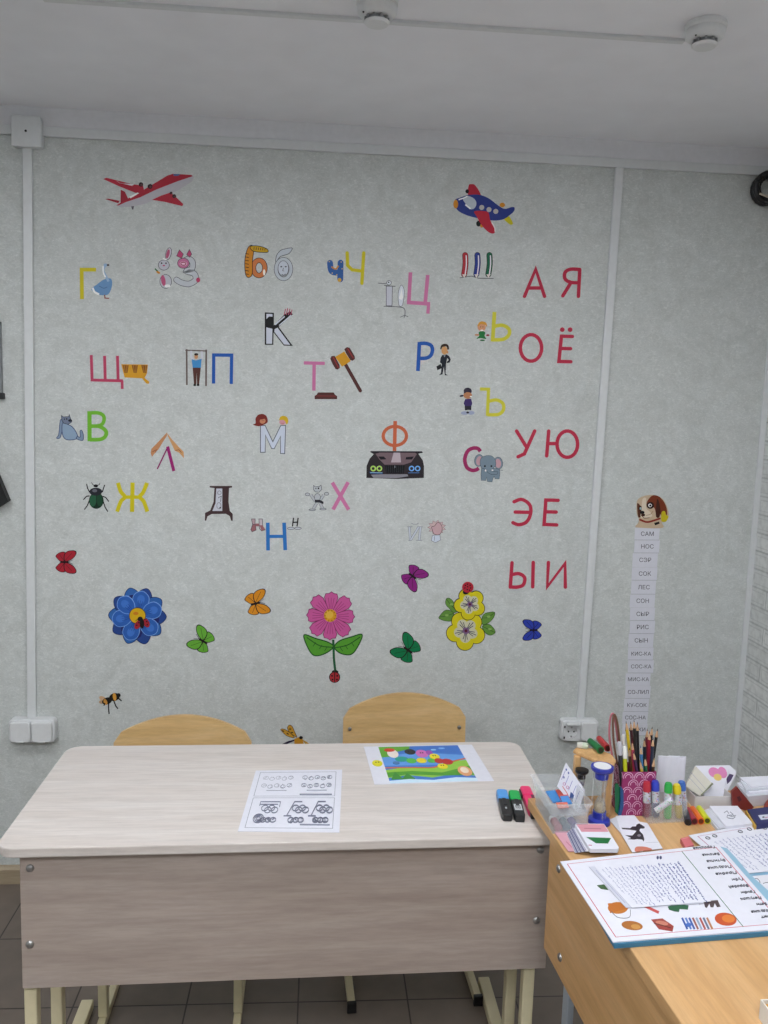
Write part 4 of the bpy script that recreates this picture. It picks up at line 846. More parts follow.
for i, wd in enumerate(WORDS):
    (a0, b0, y0), (a1, b1, y1) = E_[i], E_[i+1]; d = Draw(WALL, (0, 0, 1), base=.0006+.0006*(i % 2), sink=.0008, step=.00015)
    sh = .5*math.sin(i*2.1); w_ = b0-a0
    d.poly(PAPERW, [(a1+sh, y0+.15), (a1+sh+w_, y0+.15), (a1+sh+w_-.9, y1), (a1+sh-.6, y1-.2)])
    if i % 3 != 2: d.poly(W('#8e909c'), [(a1+sh-.5, y1-.55), (a1+sh+w_-.8, y1-.35), (a1+sh+w_-.9, y1-.05), (a1+sh-.6, y1-.25)])  # grey strip paints the shadow line along the card's lower edge
    k = 5.8 if len(wd) < 5 else 5.2
    d.h += .0003; 
    if 'Э' in wd:
        for ch, dx, fl in (('С', -4.3, 1), ('Є', .1, -1), ('Р', 4.2, 1)): d.h -= d.step*(dx > -4); d.text(W('#4a4a54'), ch, (a1+sh+w_/2+dx, (y0+y1)/2+.1), (k*1.02*fl, 0), (0, -k))
    else: d.text(W('#4a4a54'), wd, (a1+sh+w_/2, (y0+y1)/2+.1), (k*1.02, 0), (0, -k))
    ORD = ['first', 'second', 'third', 'fourth', 'fifth', 'sixth', 'seventh', 'eighth', 'ninth', 'tenth', 'eleventh', 'twelfth', 'thirteenth', 'fourteenth', 'fifteenth', 'sixteenth']
    d.build('word_card', 'small white card reading %s, %s from the top under the puppy' % (wd, ORD[i]), 'card', 'syllable cards in a column on the wall')

# ------------------------------------------------------------------ papers lying on the white desk
def quadplane(px, z):
    w_ = [onz(u, v, z) for u, v in px]      # TL, TR, BR, BL
    def f(s_, t_): return w_[0]*(1-s_)*(1-t_)+w_[1]*s_*(1-t_)+w_[2]*s_*t_+w_[3]*(1-s_)*t_
    return f, Vector((0, 0, 1))
UNIT = [(0, 0), (1, 0), (1, 1), (0, 1)]
rnd = random.Random(3)
def scribble(d, m, x0, y0, x1, y1, n, w):
    pts = [(rnd.uniform(x0, x1), rnd.uniform(y0, y1)) for _ in range(n)]; d.stroke(m, w, pts, smooth=True)
INK, GRYL = D('#5a64a0'), D('#8a8e9c')
def hand(d, n, x0, dx, t0, t1, w):
    for k in range(n):
        t = t0+rnd.uniform(0, .05); end = t1-rnd.uniform(0, .3)*(k % 3 == 0)
        while t < end:
            L_ = rnd.uniform(.04, .13); m_ = max(4, int(L_/.008)); x = x0+dx*k
            d.stroke(INK, w, [(x+dx*rnd.uniform(-.24, .30), t+L_*i/m_) for i in range(m_+1)]); d.h -= d.step; t += L_+rnd.uniform(.012, .025)
        d.h += d.step

d = Draw(quadplane([(255.8, 771), (342.2, 770), (339.4, 832.7), (237.8, 831.6)], DZ+.0002), base=.0012, step=.00004)
d.poly(PAPER, UNIT)
for x0, y0, x1, y1 in ((.06, .04, .93, .46), (.06, .49, .93, .95)): d.stroke(GRYL, .006, [(x0, y0), (x1, y0), (x1, y1), (x0, y1)], closed=True)
for cx in (.28, .72):
    for cy in (.14, .28):
        for k in range(5): x = cx-.14+.07*k; d.ring(GRYL, .004, x, cy+.02*(k % 2), .028, .03, n=10); scribble(d, GRYL, x-.025, cy-.03, x+.025, cy+.04, 4, .003)
    d.stroke(GRYL, .003, [(cx-.1, .37), (cx+.12, .37)])
DKL = D('#74788a')
for k, cx in enumerate((.27, .55, .80)):
    if k: d.stroke(DKL, .006, [(cx-.1, .78), (cx-.04, .56), (cx+.04, .56)]); d.stroke(DKL, .006, [(cx-.13, .78), (cx-.05, .78)])
    else: d.stroke(DKL, .006, [(.15, .62), (.15, .56), (.36, .56), (.36, .64)]); d.stroke(DKL, .006, [(.15, .60), (.34, .60)])
    for q in range(4): d.ring(DKL, .005, cx-.02+.035*q-.04*(k == 0), .66+.03*(q % 2), .034, .045, n=12)
    for q in range(3): d.ring(DKL, .005, cx-.05+.05*q, .84, .03, .035, n=12); scribble(d, DKL, cx-.07+.05*q, .8, cx-.03+.05*q, .88, 4, .004)
    if k == 0:
        for q in range(3): d.ring(DKL, .004, .17, .82, .02+.016*q, .025+.02*q, n=14)
d.stroke(GRYL, .004, [(.55, .445), (.9, .445)]); d.stroke(GRYL, .004, [(.6, .91), (.9, .91)])
d.build('worksheet', 'black and white colouring worksheet lying on the left half of the white desk', 'worksheet')

d = Draw(quadplane([(363.8, 747), (471.8, 745), (494, 781), (374.5, 784.8)], DZ+.0002), base=.0012, step=.00004)
d.poly(PAPER, UNIT)
d.poly(D('#3f74c8'), [(.13, 0.02), (.865, 0.01), (.865, .99), (.13, .99)]); d.poly(D('#5f9ae0'), [(.13, .28), (.5, .2), (.865, .3), (.865, .55), (.13, .55)])
d.poly(D('#63a834'), [(.13, .02), (.42, .02), (.40, .10), (.27, .18), (.24, .30), (.13, .32)]); d.poly(D('#8fc444'), [(.13, .66), (.3, .60), (.55, .64), (.72, .48), (.865, .44), (.865, .86), (.7, .80), (.5, .88), (.3, .80), (.13, .86)])
d.poly(D('#4f9a30'), [(.13, .72), (.35, .70), (.6, .76), (.865, .6), (.865, .84), (.6, .84), (.3, .78), (.13, .84)]); d.stroke(D('#c86a3c'), .03, [(.13, .60), (.35, .61), (.55, .62), (.7, .5), (.865, .40)], True)
d.poly(D('#c9e4f4'), [(.13, .93), (.3, .9), (.5, .94), (.7, .89), (.865, .92), (.865, .99), (.13, .99)])
for x, y, rx, ry, c in ((.24, .22, .05, .12, '#e8dcd4'), (.22, .12, .05, .05, '#d0402c'), (.40, .18, .05, .08, '#26262c'), (.50, .24, .055, .11, '#d070b8'), (.57, .22, .03, .07, '#9a4aa8'), (.30, .38, .06, .07, '#2a9a8a'), (.38, .43, .045, .07, '#58b848'), (.47, .43, .045, .07, '#e8d028'), (.56, .44, .04, .06, '#58b848'), (.60, .33, .045, .08, '#e8d828'), (.62, .45, .04, .07, '#c03830'), (.69, .48, .05, .08, '#b82c2c'), (.63, .60, .045, .07, '#e8d828'), (.80, .74, .06, .13, '#e0a070'), (.80, .72, .035, .08, '#f0dcc8'), (.70, .10, .03, .02, '#7fb0e8'), (.62, .14, .025, .02, '#9ac8ec'), (.24, .48, .03, .04, '#4878b0')):
    d.ell(D(c), x, y, rx, ry, n=14)
for x, y in ((.59, .31), (.61, .31), (.62, .58), (.64, .58), (.39, .16), (.49, .22), (.51, .22)): d.ell(M_BLACK, x, y, .006, .014, n=8)
d.ell(D('#e0d820'), .075, .48, .045, .08, n=16); d.ell(D('#8a8a30'), .065, .46, .008, .02, n=8); d.ell(D('#8a8a30'), .088, .46, .008, .02, n=8)
d.poly(D('#3c8a30'), [(.15, .90), (.20, .72), (.25, .90)]); d.poly(D('#3c8a30'), [(.24, .90), (.30, .76), (.35, .90)])
d.build('picture_sheet', 'colourful landscape picture sheet with white margins on the white desk', 'picture sheet')

# highlighters
def highlighter(far, near, c, label, pinkbody=False):
    a, b = onz(*far, DZ+.012), onz(*near, DZ+.004); dr = (a-b); dr.z = 0; L_ = .128; mid = (a+b)/2; dr.normalize()
    r = root('highlighter', label, 'highlighter', (mid.x, mid.y, DZ+.0004), math.atan2(-dr.x, dr.y), 'highlighters on the white desk')
    BM = D('#17181b', .35); CM = D(c, .4); B2 = CM if pinkbody else BM
    MB().prism([(-.0122, -.054), (-.0095, -L_/2), (.0095, -L_/2), (.0122, -.054), (.0127, .018), (-.0127, .018)], 0, .0155).build('barrel', BM if not pinkbody else CM, r, bevel=.002)
    MB().prism([(-.0125, .0185), (.0125, .0185), (.0125, L_/2-.006), (.009, L_/2), (-.009, L_/2), (-.0125, L_/2-.006)], 0, .0172).build('cap', CM, r, bevel=.003)
    if pinkbody:
        MB().box(-.0105, .0105, -.072, -.0505, 0, .017).build('end_plug', BM, r, bevel=.003); MB().box(-.0155, -.0128, .02, .055, .004, .013).build('clip', BM, r, bevel=.001)
        MB().box(.005, .012, -.03, .016, .0157, .0172).build('label_strip', D('#6a2040'), r)
    else:
        MB().box(-.004, .004, -.015, .017, .0158, .0166).build('ridge', D('#26282c'), r); 
        if c == '#1aa850':
            l = MB().box(-.0085, .0085, -.036, -.008, .0157, .0161).build('price_label', D('#c8ccd0'), r)
            for k in range(5): MB().box(-.006+.0025*k, -.0048+.0025*k, -.030, -.014, .0162, .0164).build('bar', D('#3a3a40'), l)
        else: MB().box(-.002, .002, -.034, -.026, .0157, .0161).build('logo_mark', D('#9a9ea6'), r)
highlighter((501.3, 790), (507.8, 821), '#4f97dc', 'black highlighter with light blue cap, leftmost of the three pens on the white desk')
highlighter((513.4, 791), (520.3, 822), '#1aa850', 'black highlighter with green cap and white barcode label')
highlighter((525, 788), (534.5, 816), '#e8306e', 'pink highlighter with black end beside the beech desk edge', True)

# ------------------------------------------------------------------ things on the beech desk
BT = BZ+.0003
def flat(z, frame=(0, 0, 1), base=.0006, sink=0., step=.00004): return Draw(onflat(z), frame, base=base, step=step, sink=sink)
# clear boxes
def openbox(r, name, x0, x1, y0, y1, z0, z1, t, m, flare=0., floor=True, bevel=0.):
    b = MB()
    f = flare
    def wall(p): 
        A = [b.bm.verts.new(q) for q in p]; return A
    o0 = [(x0, y0), (x1, y0), (x1, y1), (x0, y1)]; o1 = [(x0-f, y0-f), (x1+f, y0-f), (x1+f, y1+f), (x0-f, y1+f)]
    i0 = [(x0+t, y0+t), (x1-t, y0+t), (x1-t, y1-t), (x0+t, y1-t)]; i1 = [(x0-f+t, y0-f+t), (x1+f-t, y0-f+t), (x1+f-t, y1+f-t), (x0-f+t, y1+f-t)]
    O0 = [b.bm.verts.new((*p, z0)) for p in o0]; O1 = [b.bm.verts.new((*p, z1)) for p in o1]; I0 = [b.bm.verts.new((*p, z0+t)) for p in i0]; I1 = [b.bm.verts.new((*p, z1)) for p in i1]
    for k in range(4):
        j = (k+1) % 4; b.bm.faces.new([O0[k], O0[j], O1[j], O1[k]]); b.bm.faces.new([I0[j], I0[k], I1[k], I1[j]]); b.bm.faces.new([O1[k], O1[j], I1[j], I1[k]])
    b.bm.faces.new(O0[::-1]); b.bm.faces.new(I0)
    return b.build(name, m, r, bevel=bevel)
r = root('plastic_box', 'low clear plastic box of paint pots, underneath the open tray', 'plastic box', (.497, -1.135, BT), .03)
openbox(r, 'body', 0, .074, 0, .13, 0, .031, .0012, M_CLEAR2); MB().box(-.001, .075, -.001, .131, .0315, .0345).build('lid', M_CLEAR, r, bevel=.001)
for x, c, lb in ((.013, '#8e2f3c', 'small round red paint pot at the front of the clear box'), (.031, '#1f5660', 'small round teal paint pot in the middle of the clear box'), (.049, '#3c2a78', 'small round purple paint pot at the right in the clear box')):
    p = r.matrix_basis @ Vector((x, .006, .0108))
    q = root('paint_pot', lb, 'paint pot', tuple(p), .03, 'paint pots in the clear box')
    mx = Matrix.Rotation(-PI/2, 4, 'X')
    MB().lathe([(.0082, 0), (.0085, .003), (.0085, .028)], mtx=mx, n=20).build('jar', D(c, .3), q, smooth=True); MB().lathe([(.009, .0285), (.009, .038)], mtx=mx, n=20).build('lid', M_WHITE, q, smooth=True)
TZ = .0352
r = root('plastic_tray', 'open clear plastic tray with red and blue pieces, stacked on the paint box', 'plastic tray', (.494, -1.130, BT+TZ), .03)
openbox(r, 'tray', 0, .078, 0, .134, 0, .027, .0013, M_CLEAR2, flare=.004)
rm = MB(); rm.tube([(-.006, -.006, .0275), (.084, -.006, .0275), (.084, .140, .0275), (-.006, .140, .0275)], .0018, 8, closed=True); rm.build('rim', M_CLEAR2, r)
TF = BT+TZ+.002
for k, (P, c, lb) in enumerate((([(545.5, 792), (555, 791), (563, 802), (553, 803)], '#3c86cc', 'blue tile at the left in the clear tray'), ([(555.5, 790.5), (565, 790.5), (570.5, 800), (561, 801)], '#c84a3c', 'red tile in the middle of the clear tray'), ([(560, 797), (568, 796.5), (572, 804), (563, 805)], '#3c86cc', 'small blue tile partly over the red one in the tray'), ([(556, 803.5), (567, 803), (569, 808), (558, 809)], '#d06a50', 'orange-red tile at the front of the tray'))):
    d = flat(TF+.0032*k, base=.0022); d.poly(D(c), P); d.build('foam_tile', lb, 'foam tile', 'coloured tiles in the clear tray')
pl = (lambda u, v: ony(u, v, -1.055)+Vector((0, .0016*(815-v)/1.0, 0))*.35), Vector((.3, -.95, .1)).normalized()
d = Draw(pl, base=.0012, step=.00005); d.poly(PAPER, [(569.3, 767.8), (586.6, 792.5), (577.8, 813), (558.9, 789.2)])
for k in range(5): d.stroke(D('#7a7ab8'), .5, [(568+k*3.2, 775+k*4.6), (563.5+k*3.2, 783+k*4.8)])
for x, y in ((569, 774), (571, 777), (566, 781)): d.ell(INK, x, y, .8, 1.2, n=8)
for x, y in ((566, 787), (569, 790)): d.ring(D('#b86a9a'), .4, x, y, 1.3, 1.3, n=8)
d.poly(D('#2c4684'), [(572, 794), (575, 797), (573, 803), (570, 800)]); d.stroke(D('#c04a40'), .6, [(564, 789), (568, 795), (569, 797)])
d.build('handwritten_card', 'white handwritten card standing on its corner in the clear tray', 'card')

# wooden organiser and what lies on it
TP = [(573, 750), (576, 747), (596, 748), (612, 754), (616, 760), (614, 765), (604, 763), (588, 757)]
W8 = [onz(u, v, .885) for u, v in TP]; c0 = sum(W8, Vector())/8
r = root('wooden_organiser', 'small wooden two-tier stand holding marker caps, at the back edge of the beech desk', 'organiser', (c0.x, c0.y, BT))
pts = [(p.x-c0.x, p.y-c0.y) for p in W8]
MB().prism(pts, .117, .1245).build('top_shelf', M_BEECHS, r, bevel=.002)
MB().prism([(x*.94, y*.94) for x, y in pts], 0, .008).build('base_shelf', M_BEECHS, r, bevel=.002)
for a_ in ((577.8, 756), (609.5, 765.5), (608, 758)):
    p = onz(*a_, .877)-c0; MB().box(p.x-.007, p.x+.007, p.y-.005, p.y+.009, .0083, .1167).build('post', M_BEECHS, r, bevel=.002)
STOP = BT+.1248
p = onz(582.5, 748, STOP); r = root('eraser', 'small white eraser on the wooden organiser', 'eraser', (p.x, p.y, STOP), -.3)
MB().box(-.0125, .0125, -.007, .007, 0, .012).build('rubber', D('#c9c9c0'), r, bevel=.004, seg=3); MB().box(-.004, .0128, -.0072, .0072, -.0, .0122).build('sleeve', D('#b8c4b0'), r, bevel=.004)
def lying(name, a, b, rad, z, c, label, cat, hole='#0b1f14', grp=None, cap=None):
    A, B = onz(*a, z+rad), onz(*b, z+rad); r = root(name, label, cat, (A.x, A.y, z), 0, grp); v = B-A; o_ = Vector((0, 0, rad))
    dr = v.normalized()
    MB().tube([o_, o_+v*.3, o_+v], [rad*.86, rad*.94, rad], 16).build('barrel', D(c, .35), r, smooth=True)
    MB().tube([o_+v+dr*.0002, o_+v+dr*.0012], [rad*1.02, rad*1.02], 16).build('rim', D(c, .35), r, smooth=True)
    MB().tube([o_+v+dr*.0014, o_+v+dr*.0018], rad*.72, 16).build('opening', D(hole), r)
    if cap: MB().tube([o_-dr*.012, o_-dr*.0005], [rad*.6, rad*.8], 16).build('tip', D(cap), r, smooth=True)
lying('short_marker', (590, 741), (600.5, 750), .0082, STOP, '#0e6a34', 'dark green short marker on the wooden organiser', 'marker', grp='short markers on the wooden organiser')
lying('short_marker', (599, 738.5), (607.5, 748), .0078, STOP, '#a82026', 'red short marker on the wooden organiser', 'marker', '#3a0c10', grp='short markers on the wooden organiser')

# hourglasses
def hourglass(x, y, H, R_, c, sand, label, sandtop):
    r = root('hourglass', label, 'hourglass', (x, y, BT)); m = D(c, .3)
    MB().lathe([(R_, 0), (R_*1.02, H*.03), (R_*.95, H*.075), (R_*.62, H*.10), (R_*.60, H*.21)]).build('base', m, r, smooth=True)
    MB().lathe([(R_*.60, H*.79), (R_*.60, H*.89), (R_*.95, H*.93), (R_*1.02, H*.965), (R_, H), (R_*.86, H)]).build('top_cap', m, r, smooth=True)
    MB().lathe([(R_*.78, H+.0002), (R_*.78, H+.001)]).build('top_disc', M_WHITE if c != '#101012' else m, r)
    g = []; n_ = 14
    for k in range(n_+1):
        t_ = k/n_; w_ = abs(2*t_-1); g.append((R_*(.10+.44*math.sin(min(1, w_*1.35)*PI/2)**1.2), H*(.212+.576*t_)))
    MB().lathe(g).build('glass_bulbs', M_GLASS, r, smooth=True)
    z0 = H*.216 if not sandtop else H*.56; MB().lathe([(R_*.46, z0), (R_*.47, z0+H*.07), (R_*.30, z0+H*.12), (R_*.05, z0+H*.15)] if not sandtop else [(R_*.08, z0-H*.03), (R_*.42, z0+H*.06), (R_*.46, z0+H*.12)]).build('sand', D(sand), r, smooth=True)
    for a_ in (.6, 2.7, 4.8): MB().tube([(R_*.7*math.cos(a_), R_*.7*math.sin(a_), H*.09), (R_*.7*math.cos(a_), R_*.7*math.sin(a_), H*.91)], R_*.045, 8).build('pillar', M_CLEAR2, r, smooth=True)
hourglass(.610, -1.088, .126, .0235, '#28349c', '#a08a60', 'large blue hourglass with white top on the beech desk', False)
hourglass(.585, -1.033, .094, .0145, '#101012', '#4a2c6a', 'small black hourglass with purple sand behind the blue one', True)

# foam shapes between organiser and pencil box
for yy, P, c, lb in ((-1.052, [(614.5, 785), (617, 783.5), (619.5, 788), (619.5, 800), (617.5, 815), (614.8, 812)], '#156a44', 'green plastic sheet standing beside the pink pencil box'), (-1.058, [(620, 786), (623, 790), (623.2, 806), (620.5, 816), (617.8, 816), (619.8, 803)], '#1c4c80', 'blue plastic sheet standing beside the pink pencil box')):
    d = Draw(onwall(yy), base=.003); d.poly(D(c), P); o = d.build('plastic_sheet', lb, 'plastic sheet'); o.location.z += BT - min((o.matrix_basis @ v.co).z for v in o.data.vertices)

# pencil box
PX0, PX1, PY0, PY1, PZ = .6665, .7405, -1.060, -1.008, .100
r = root('pencil_box', 'pink box with a fish scale pattern, full of pencils', 'pencil box', (PX0, PY0, BT))
openbox(r, 'body', 0, PX1-PX0, 0, PY1-PY0, 0, PZ, .0016, D('#8e2560'))
LP = D('#dcb0cc', .4)
def pat(mp, w_, nm):
    d = Draw(mp, base=.0002, step=.00003)
    for j in range(6):
        for i in range(4):
            cx = i*.0245+(.01225 if j % 2 else 0); cz = .006+j*.0165
            if .010 < cx < w_-.010:
                for q in (.0105, .0062): d.stroke(LP, .0012, [(cx+q*math.cos(t_), cz+q*math.sin(t_)) for t_ in [PI*k/10 for k in range(-1, 12)] if cz+q*math.sin(t_) > .001 and cz+q*math.sin(t_) < PZ-.001])
    o = d.build(nm); o.parent = r
o_ = Vector((PX0, PY0, BT))
def on_front(s_, t_): return Vector((s_, 0, t_))
def on_left(s_, t_): return Vector((0, s_, t_))
pat((on_front, Vector((0, -1, 0))), PX1-PX0, 'scale_print'); pat((on_left, Vector((-1, 0, 0))), PY1-PY0+.012, 'scale_print')

def pencil(tip, rimx, y, c, lead, label, r0=.0036, pen=False):
    T = ony(*tip, y); Rm = ony(rimx, 771, y); dr = (T-Rm).normalized(); B = T-dr*((T.z-(BT+.003))/dr.z)
    B.x = min(max(B.x, PX0+.0065), PX1-.0065); dr = (T-B).normalized(); L_ = (T-B).length
    r = root('pen' if pen else 'pencil', label, 'pen' if pen else 'pencil', tuple(B), 0, 'pencils and pens in the pink box')
    r.rotation_mode = 'QUATERNION'; r.rotation_quaternion = Vector((0, 0, 1)).rotation_difference(dr)
    if pen:
        MB().lathe([(r0, 0), (r0, L_*.82)], n=16).build('barrel', D(c, .3), r, smooth=True); MB().lathe([(r0*1.08, L_*.822), (r0*1.08, L_*.98), (r0*.8, L_)], n=16).build('cap', D(lead, .3), r, smooth=True)
    else:
        MB().lathe([(r0, 0), (r0, L_-.019)], n=6).build('barrel', D(c, .35), r)
        MB().lathe([(r0*.98, L_-.0188), (r0*.36, L_-.0055)], n=12).build('sharpened_wood', D('#c09a78'), r, smooth=True); MB().lathe([(r0*.34, L_-.0054), (.0003, L_)], n=10).build('lead', D(lead), r, smooth=True)
for tip, rx, y, c, ld, lb in (
    ((626, 721), 632, -1.035, '#c4aa1c', '#3a3020', 'tall yellow pencil, leftmost tall pencil of the box'),
    ((630.6, 721.5), 634.5, -1.018, '#4c1a24', '#2a1014', 'tall maroon pencil just right of the tall yellow one'),
    ((634, 719.5), 636.5, -1.040, '#141418', '#141432', 'tallest black pencil in the left bundle'),
    ((637.3, 722), 638.3, -1.020, '#18181c', '#101012', 'black pencil at the right of the left bundle'),
    ((632, 741), 634.3, -1.048, '#a2304c', '#7a1c34', 'shorter pinkish red pencil in front of the left bundle'),
    ((633.2, 751), 637, -1.053, '#3a1c44', '#2a1236', 'short dark purple pencil at the front of the box'),
    ((640.6, 745.5), 642.2, -1.048, '#3470a4', '#1c4c80', 'blue pencil in the middle of the box'),
    ((639.8, 760), 642.8, -1.055, '#bca028', '#8a7418', 'short yellow pencil barely above the rim'),
    ((645.2, 757), 646, -1.052, '#1b5c3a', '#103c26', 'short green pencil right of the middle of the box'),
    ((644.3, 738), 645.2, -1.030, '#1b2632', '#10161e', 'dark blue-grey pencil in the middle of the box'),
    ((647.3, 728.5), 647.4, -1.018, '#6c1828', '#4a0e1a', 'dark red pencil at the back of the right bundle'),
    ((649.6, 731), 648.2, -1.040, '#8a1e34', '#6a1426', 'bright dark-red pencil in the right bundle'),
    ((652.3, 726.5), 650.3, -1.022, '#151519', '#0e0e10', 'tallest black pencil of the right bundle'),
    ((657.6, 728.5), 654.3, -1.035, '#131317', '#0e0e10', 'black pencil at the far right of the box'),
    ((653.2, 737.5), 650.8, -1.048, '#20263c', '#141a2c', 'navy pencil in front of the right bundle'),
    ((654.2, 758), 654.5, -1.052, '#3c281c', '#a08a50', 'short brown pencil at the right end of the box'),
    ((629.5, 747.5), 630.4, -1.040, '#4a2c20', '#2a1812', 'brown pencil behind the yellow pen')):
    pencil(tip, rx, y, c, ld, lb)
pencil((624.6, 746), 625.2, -1.052, '#b8c020', '#e0e0dc', 'yellow-green pen with white top at the left of the box', .0045, True)
pencil((623.5, 735), 624.8, -1.020, '#205a2c', '#e4e4e0', 'green pen with white cap behind the yellow-green pen', .0042, True)
pencil((619.5, 742), 621, -1.050, '#20202a', '#b0b0b8', 'dark patterned pen at the left edge of the box', .0046, True)
for k, (P, c, lb) in enumerate((([(616, 771), (611.5, 752), (609.3, 735), (610.2, 719), (612.6, 713.5), (614.8, 719), (617.5, 738), (620, 760), (621, 771)], '#b06a74', 'pink craft wire bent into a loop, sticking out of the pink box'), ([(619, 771), (614.5, 748), (612.8, 726), (614, 714.5), (617.2, 722), (619.6, 742), (621.5, 771)], '#6c4a38', 'brown craft wire bent into a loop, sticking out of the pink box'))):
    yy = -1.026-.006*k; Q = cr(P, False, 5); w3 = [ony(u, v, yy) for u, v in Q]
    w3 = [Vector((max(p.x, PX0+.004) if p.z < BT+PZ+.004 else p.x, p.y, p.z)) for p in w3]
    tail = [Vector((PX0+.006+.002*k, yy, BT+.004))]; w3 = tail+w3+[Vector((PX0+.014+.003*k, yy, BT+.004))]
    o = MB().tube(w3, .0024, 8).build('craft_wire', D(c), smooth=True, world=True); tag(o, lb, 'craft wire')

# folded paper, marker box
r = root('folded_paper', 'stack of white folded paper standing behind the clear marker box', 'paper', (.765, -1.008, BT))
for k, (dx, h_, w_) in enumerate(((0, .113, .050), (.003, .109, .061), (.006, .112, .064))):
    m_ = MB(); n_ = 10
    fr = [(dx+w_*i/n_, .006*k+.0012*math.sin(i*1.3+k)) for i in range(n_+1)]; bk = [(x, y+.0035) for x, y in fr][::-1]; m_.prism(fr+bk, 0, h_-.003*k).build('folded_sheet', PAPER, r)
r = root('marker_box', 'clear plastic box holding colourful markers', 'plastic box', (.717, -1.096, BT), .08)
MBR = r
openbox(r, 'body', 0, .086, 0, .042, 0, .050, .0014, M_CLEAR)
def speckle():
    m, nt, b, N, L = nodes('confetti_print'); tc = N('ShaderNodeTexCoord'); v = N('ShaderNodeTexVoronoi'); v.inputs['Scale'].default_value = 230; L(tc.outputs['Object'], v.inputs['Vector'])
    hs = N('ShaderNodeHueSaturation'); hs.inputs['Saturation'].default_value = .8; hs.inputs['Value'].default_value = .75; L(v.outputs['Color'], hs.inputs['Color'])
    r_ = ramp(nt, [(.34, (1, 1, 1, 1)), (.40, (0, 0, 0, 1))]); L(v.outputs['Distance'], r_.inputs[0]); mx = N('ShaderNodeMix'); mx.data_type = 'RGBA'; mx.inputs[7].default_value = rgb('#c2c4cc')
    L(r_.outputs[0], mx.inputs[0]); mx.inputs[6].default_value = rgb('#c2c4cc'); L(hs.outputs[0], mx.inputs[7]); L(mx.outputs[2], b.inputs['Base Color']); b.inputs['Roughness'].default_value = .35; return m
M_SPK = speckle()
def vmarker(u, top, ub, y, cap, low, label):
    T = ony(u, top, y); B = ony(ub, 818, y); dr = (T-B).normalized(); B = T-dr*((T.z-(BT+.0022))/dr.z); L_ = (T-B).length; dr = (T-B).normalized()
    r = root('felt_marker', label, 'marker', tuple(B), 0, 'markers in the clear box'); r.rotation_mode = 'QUATERNION'; r.rotation_quaternion = Vector((0, 0, 1)).rotation_difference(dr)
    MB().lathe([(.0055, 0), (.0082, .004), (.0082, L_*.42)], n=18).build('barrel', D(low, .35) if low else M_SPK, r, smooth=True)
    MB().lathe([(.0083, L_*.422), (.0083, L_*.74)], n=18).build('printed_sleeve', M_SPK, r, smooth=True); MB().lathe([(.0086, L_*.742), (.0086, L_*.92), (.0066, L_)], n=18).build('cap', D(cap, .35), r, smooth=True)
vmarker(647, 782, 646.5, -1.066, '#b02a3a', '#8a2c4a', 'felt marker with red cap at the left in the clear box')
vmarker(655.3, 781, 655.5, -1.067, '#2c3cae', '#3a3a6a', 'felt marker with dark blue cap beside the red capped one')
vmarker(668.6, 783, 667.3, -1.074, '#2aa044', '#3cba4c', 'felt marker with green cap and green base')
vmarker(676.6, 784.5, 679, -1.072, '#d4c020', '#c4aa18', 'felt marker with yellow cap and yellow base')
vmarker(681.5, 781.5, 683.5, -1.052, '#3464b4', '#7a86a8', 'felt marker with light blue cap behind the yellow one')
a, b = ony(655.5, 811, -1.083), ony(672.5, 799.5, -1.084); v = b-a
r = root('felt_marker', 'speckled felt marker lying across the front of the clear box', 'marker', tuple(a), 0, 'markers in the clear box')
MB().tube([(0, 0, 0), v*.7], .0062, 16).build('printed_sleeve', M_SPK, r, smooth=True); MB().tube([v*.702, v], [.0062, .0054], 16).build('cap', M_SPK, r, smooth=True)

# pens lying with their ends to the viewer
for a, b, c, h_, cp, lb in (((686.5, 812), (688, 822), '#1c2030', '#08080c', None, 'dark pen cap beside the red one'), ((687.5, 809.5), (694.3, 821), '#a02c3c', '#3c0c14', None, 'dark red marker lying end-on'), ((692.5, 808.5), (700.8, 821), '#e06a1e', '#6a2a10', None, 'orange marker lying end-on between red and yellow'), ((699, 808), (707.2, 820.4), '#c8d018', '#3c4408', None, 'yellow-green marker lying end-on')):
    lying('marker_pen', a, b, .0074, BT, c, lb, 'marker', h_, grp='short markers lying in front of the white box')
# white box with cards
r = root('card_box', 'white cardboard box full of picture cards behind the lying markers', 'box', (.846, -1.030, BT))
openbox(r, 'body', 0, .088, 0, .075, 0, .029, .002, D('#c9c5c4'))
def pcard(y, P, label, thick=.0016, deco=(), m=PAPER, slope=.0, lift=True):
    pl = (lambda u, v: ony(u, v, y)+Vector((0, slope*(797-v), 0))), Vector((0, -1, .2)).normalized()
    d = Draw(pl, base=thick, step=.00005); d.poly(m, P)
    for f_ in deco: f_(d)
    return d.build('picture_card', label, 'card', 'picture cards in the white box')
S_ = .0009
pcard(-.985, [(734.5, 769.5), (740.5, 775.5), (724, 797.5), (716, 797)], 'white card with a violet drawing at the right of the white box', deco=(lambda d: d.poly(D('#4a3c62'), [(729, 781), (733, 777), (737, 778), (733, 783), (729, 786)]),), slope=S_)
pcard(-.995, [(700, 770.3), (734, 769.8), (722.5, 797.5), (704, 796.5)], 'white card with a pink and yellow spot in the white box', deco=(lambda d: d.ell(D('#d080b0'), 718, 776, 6, 4.5, 10), lambda d: d.ell(D('#d080b0'), 726, 776, 4.5, 5, -20), lambda d: d.ell(D('#dcc070'), 720.5, 780, 4, 3)), slope=S_)
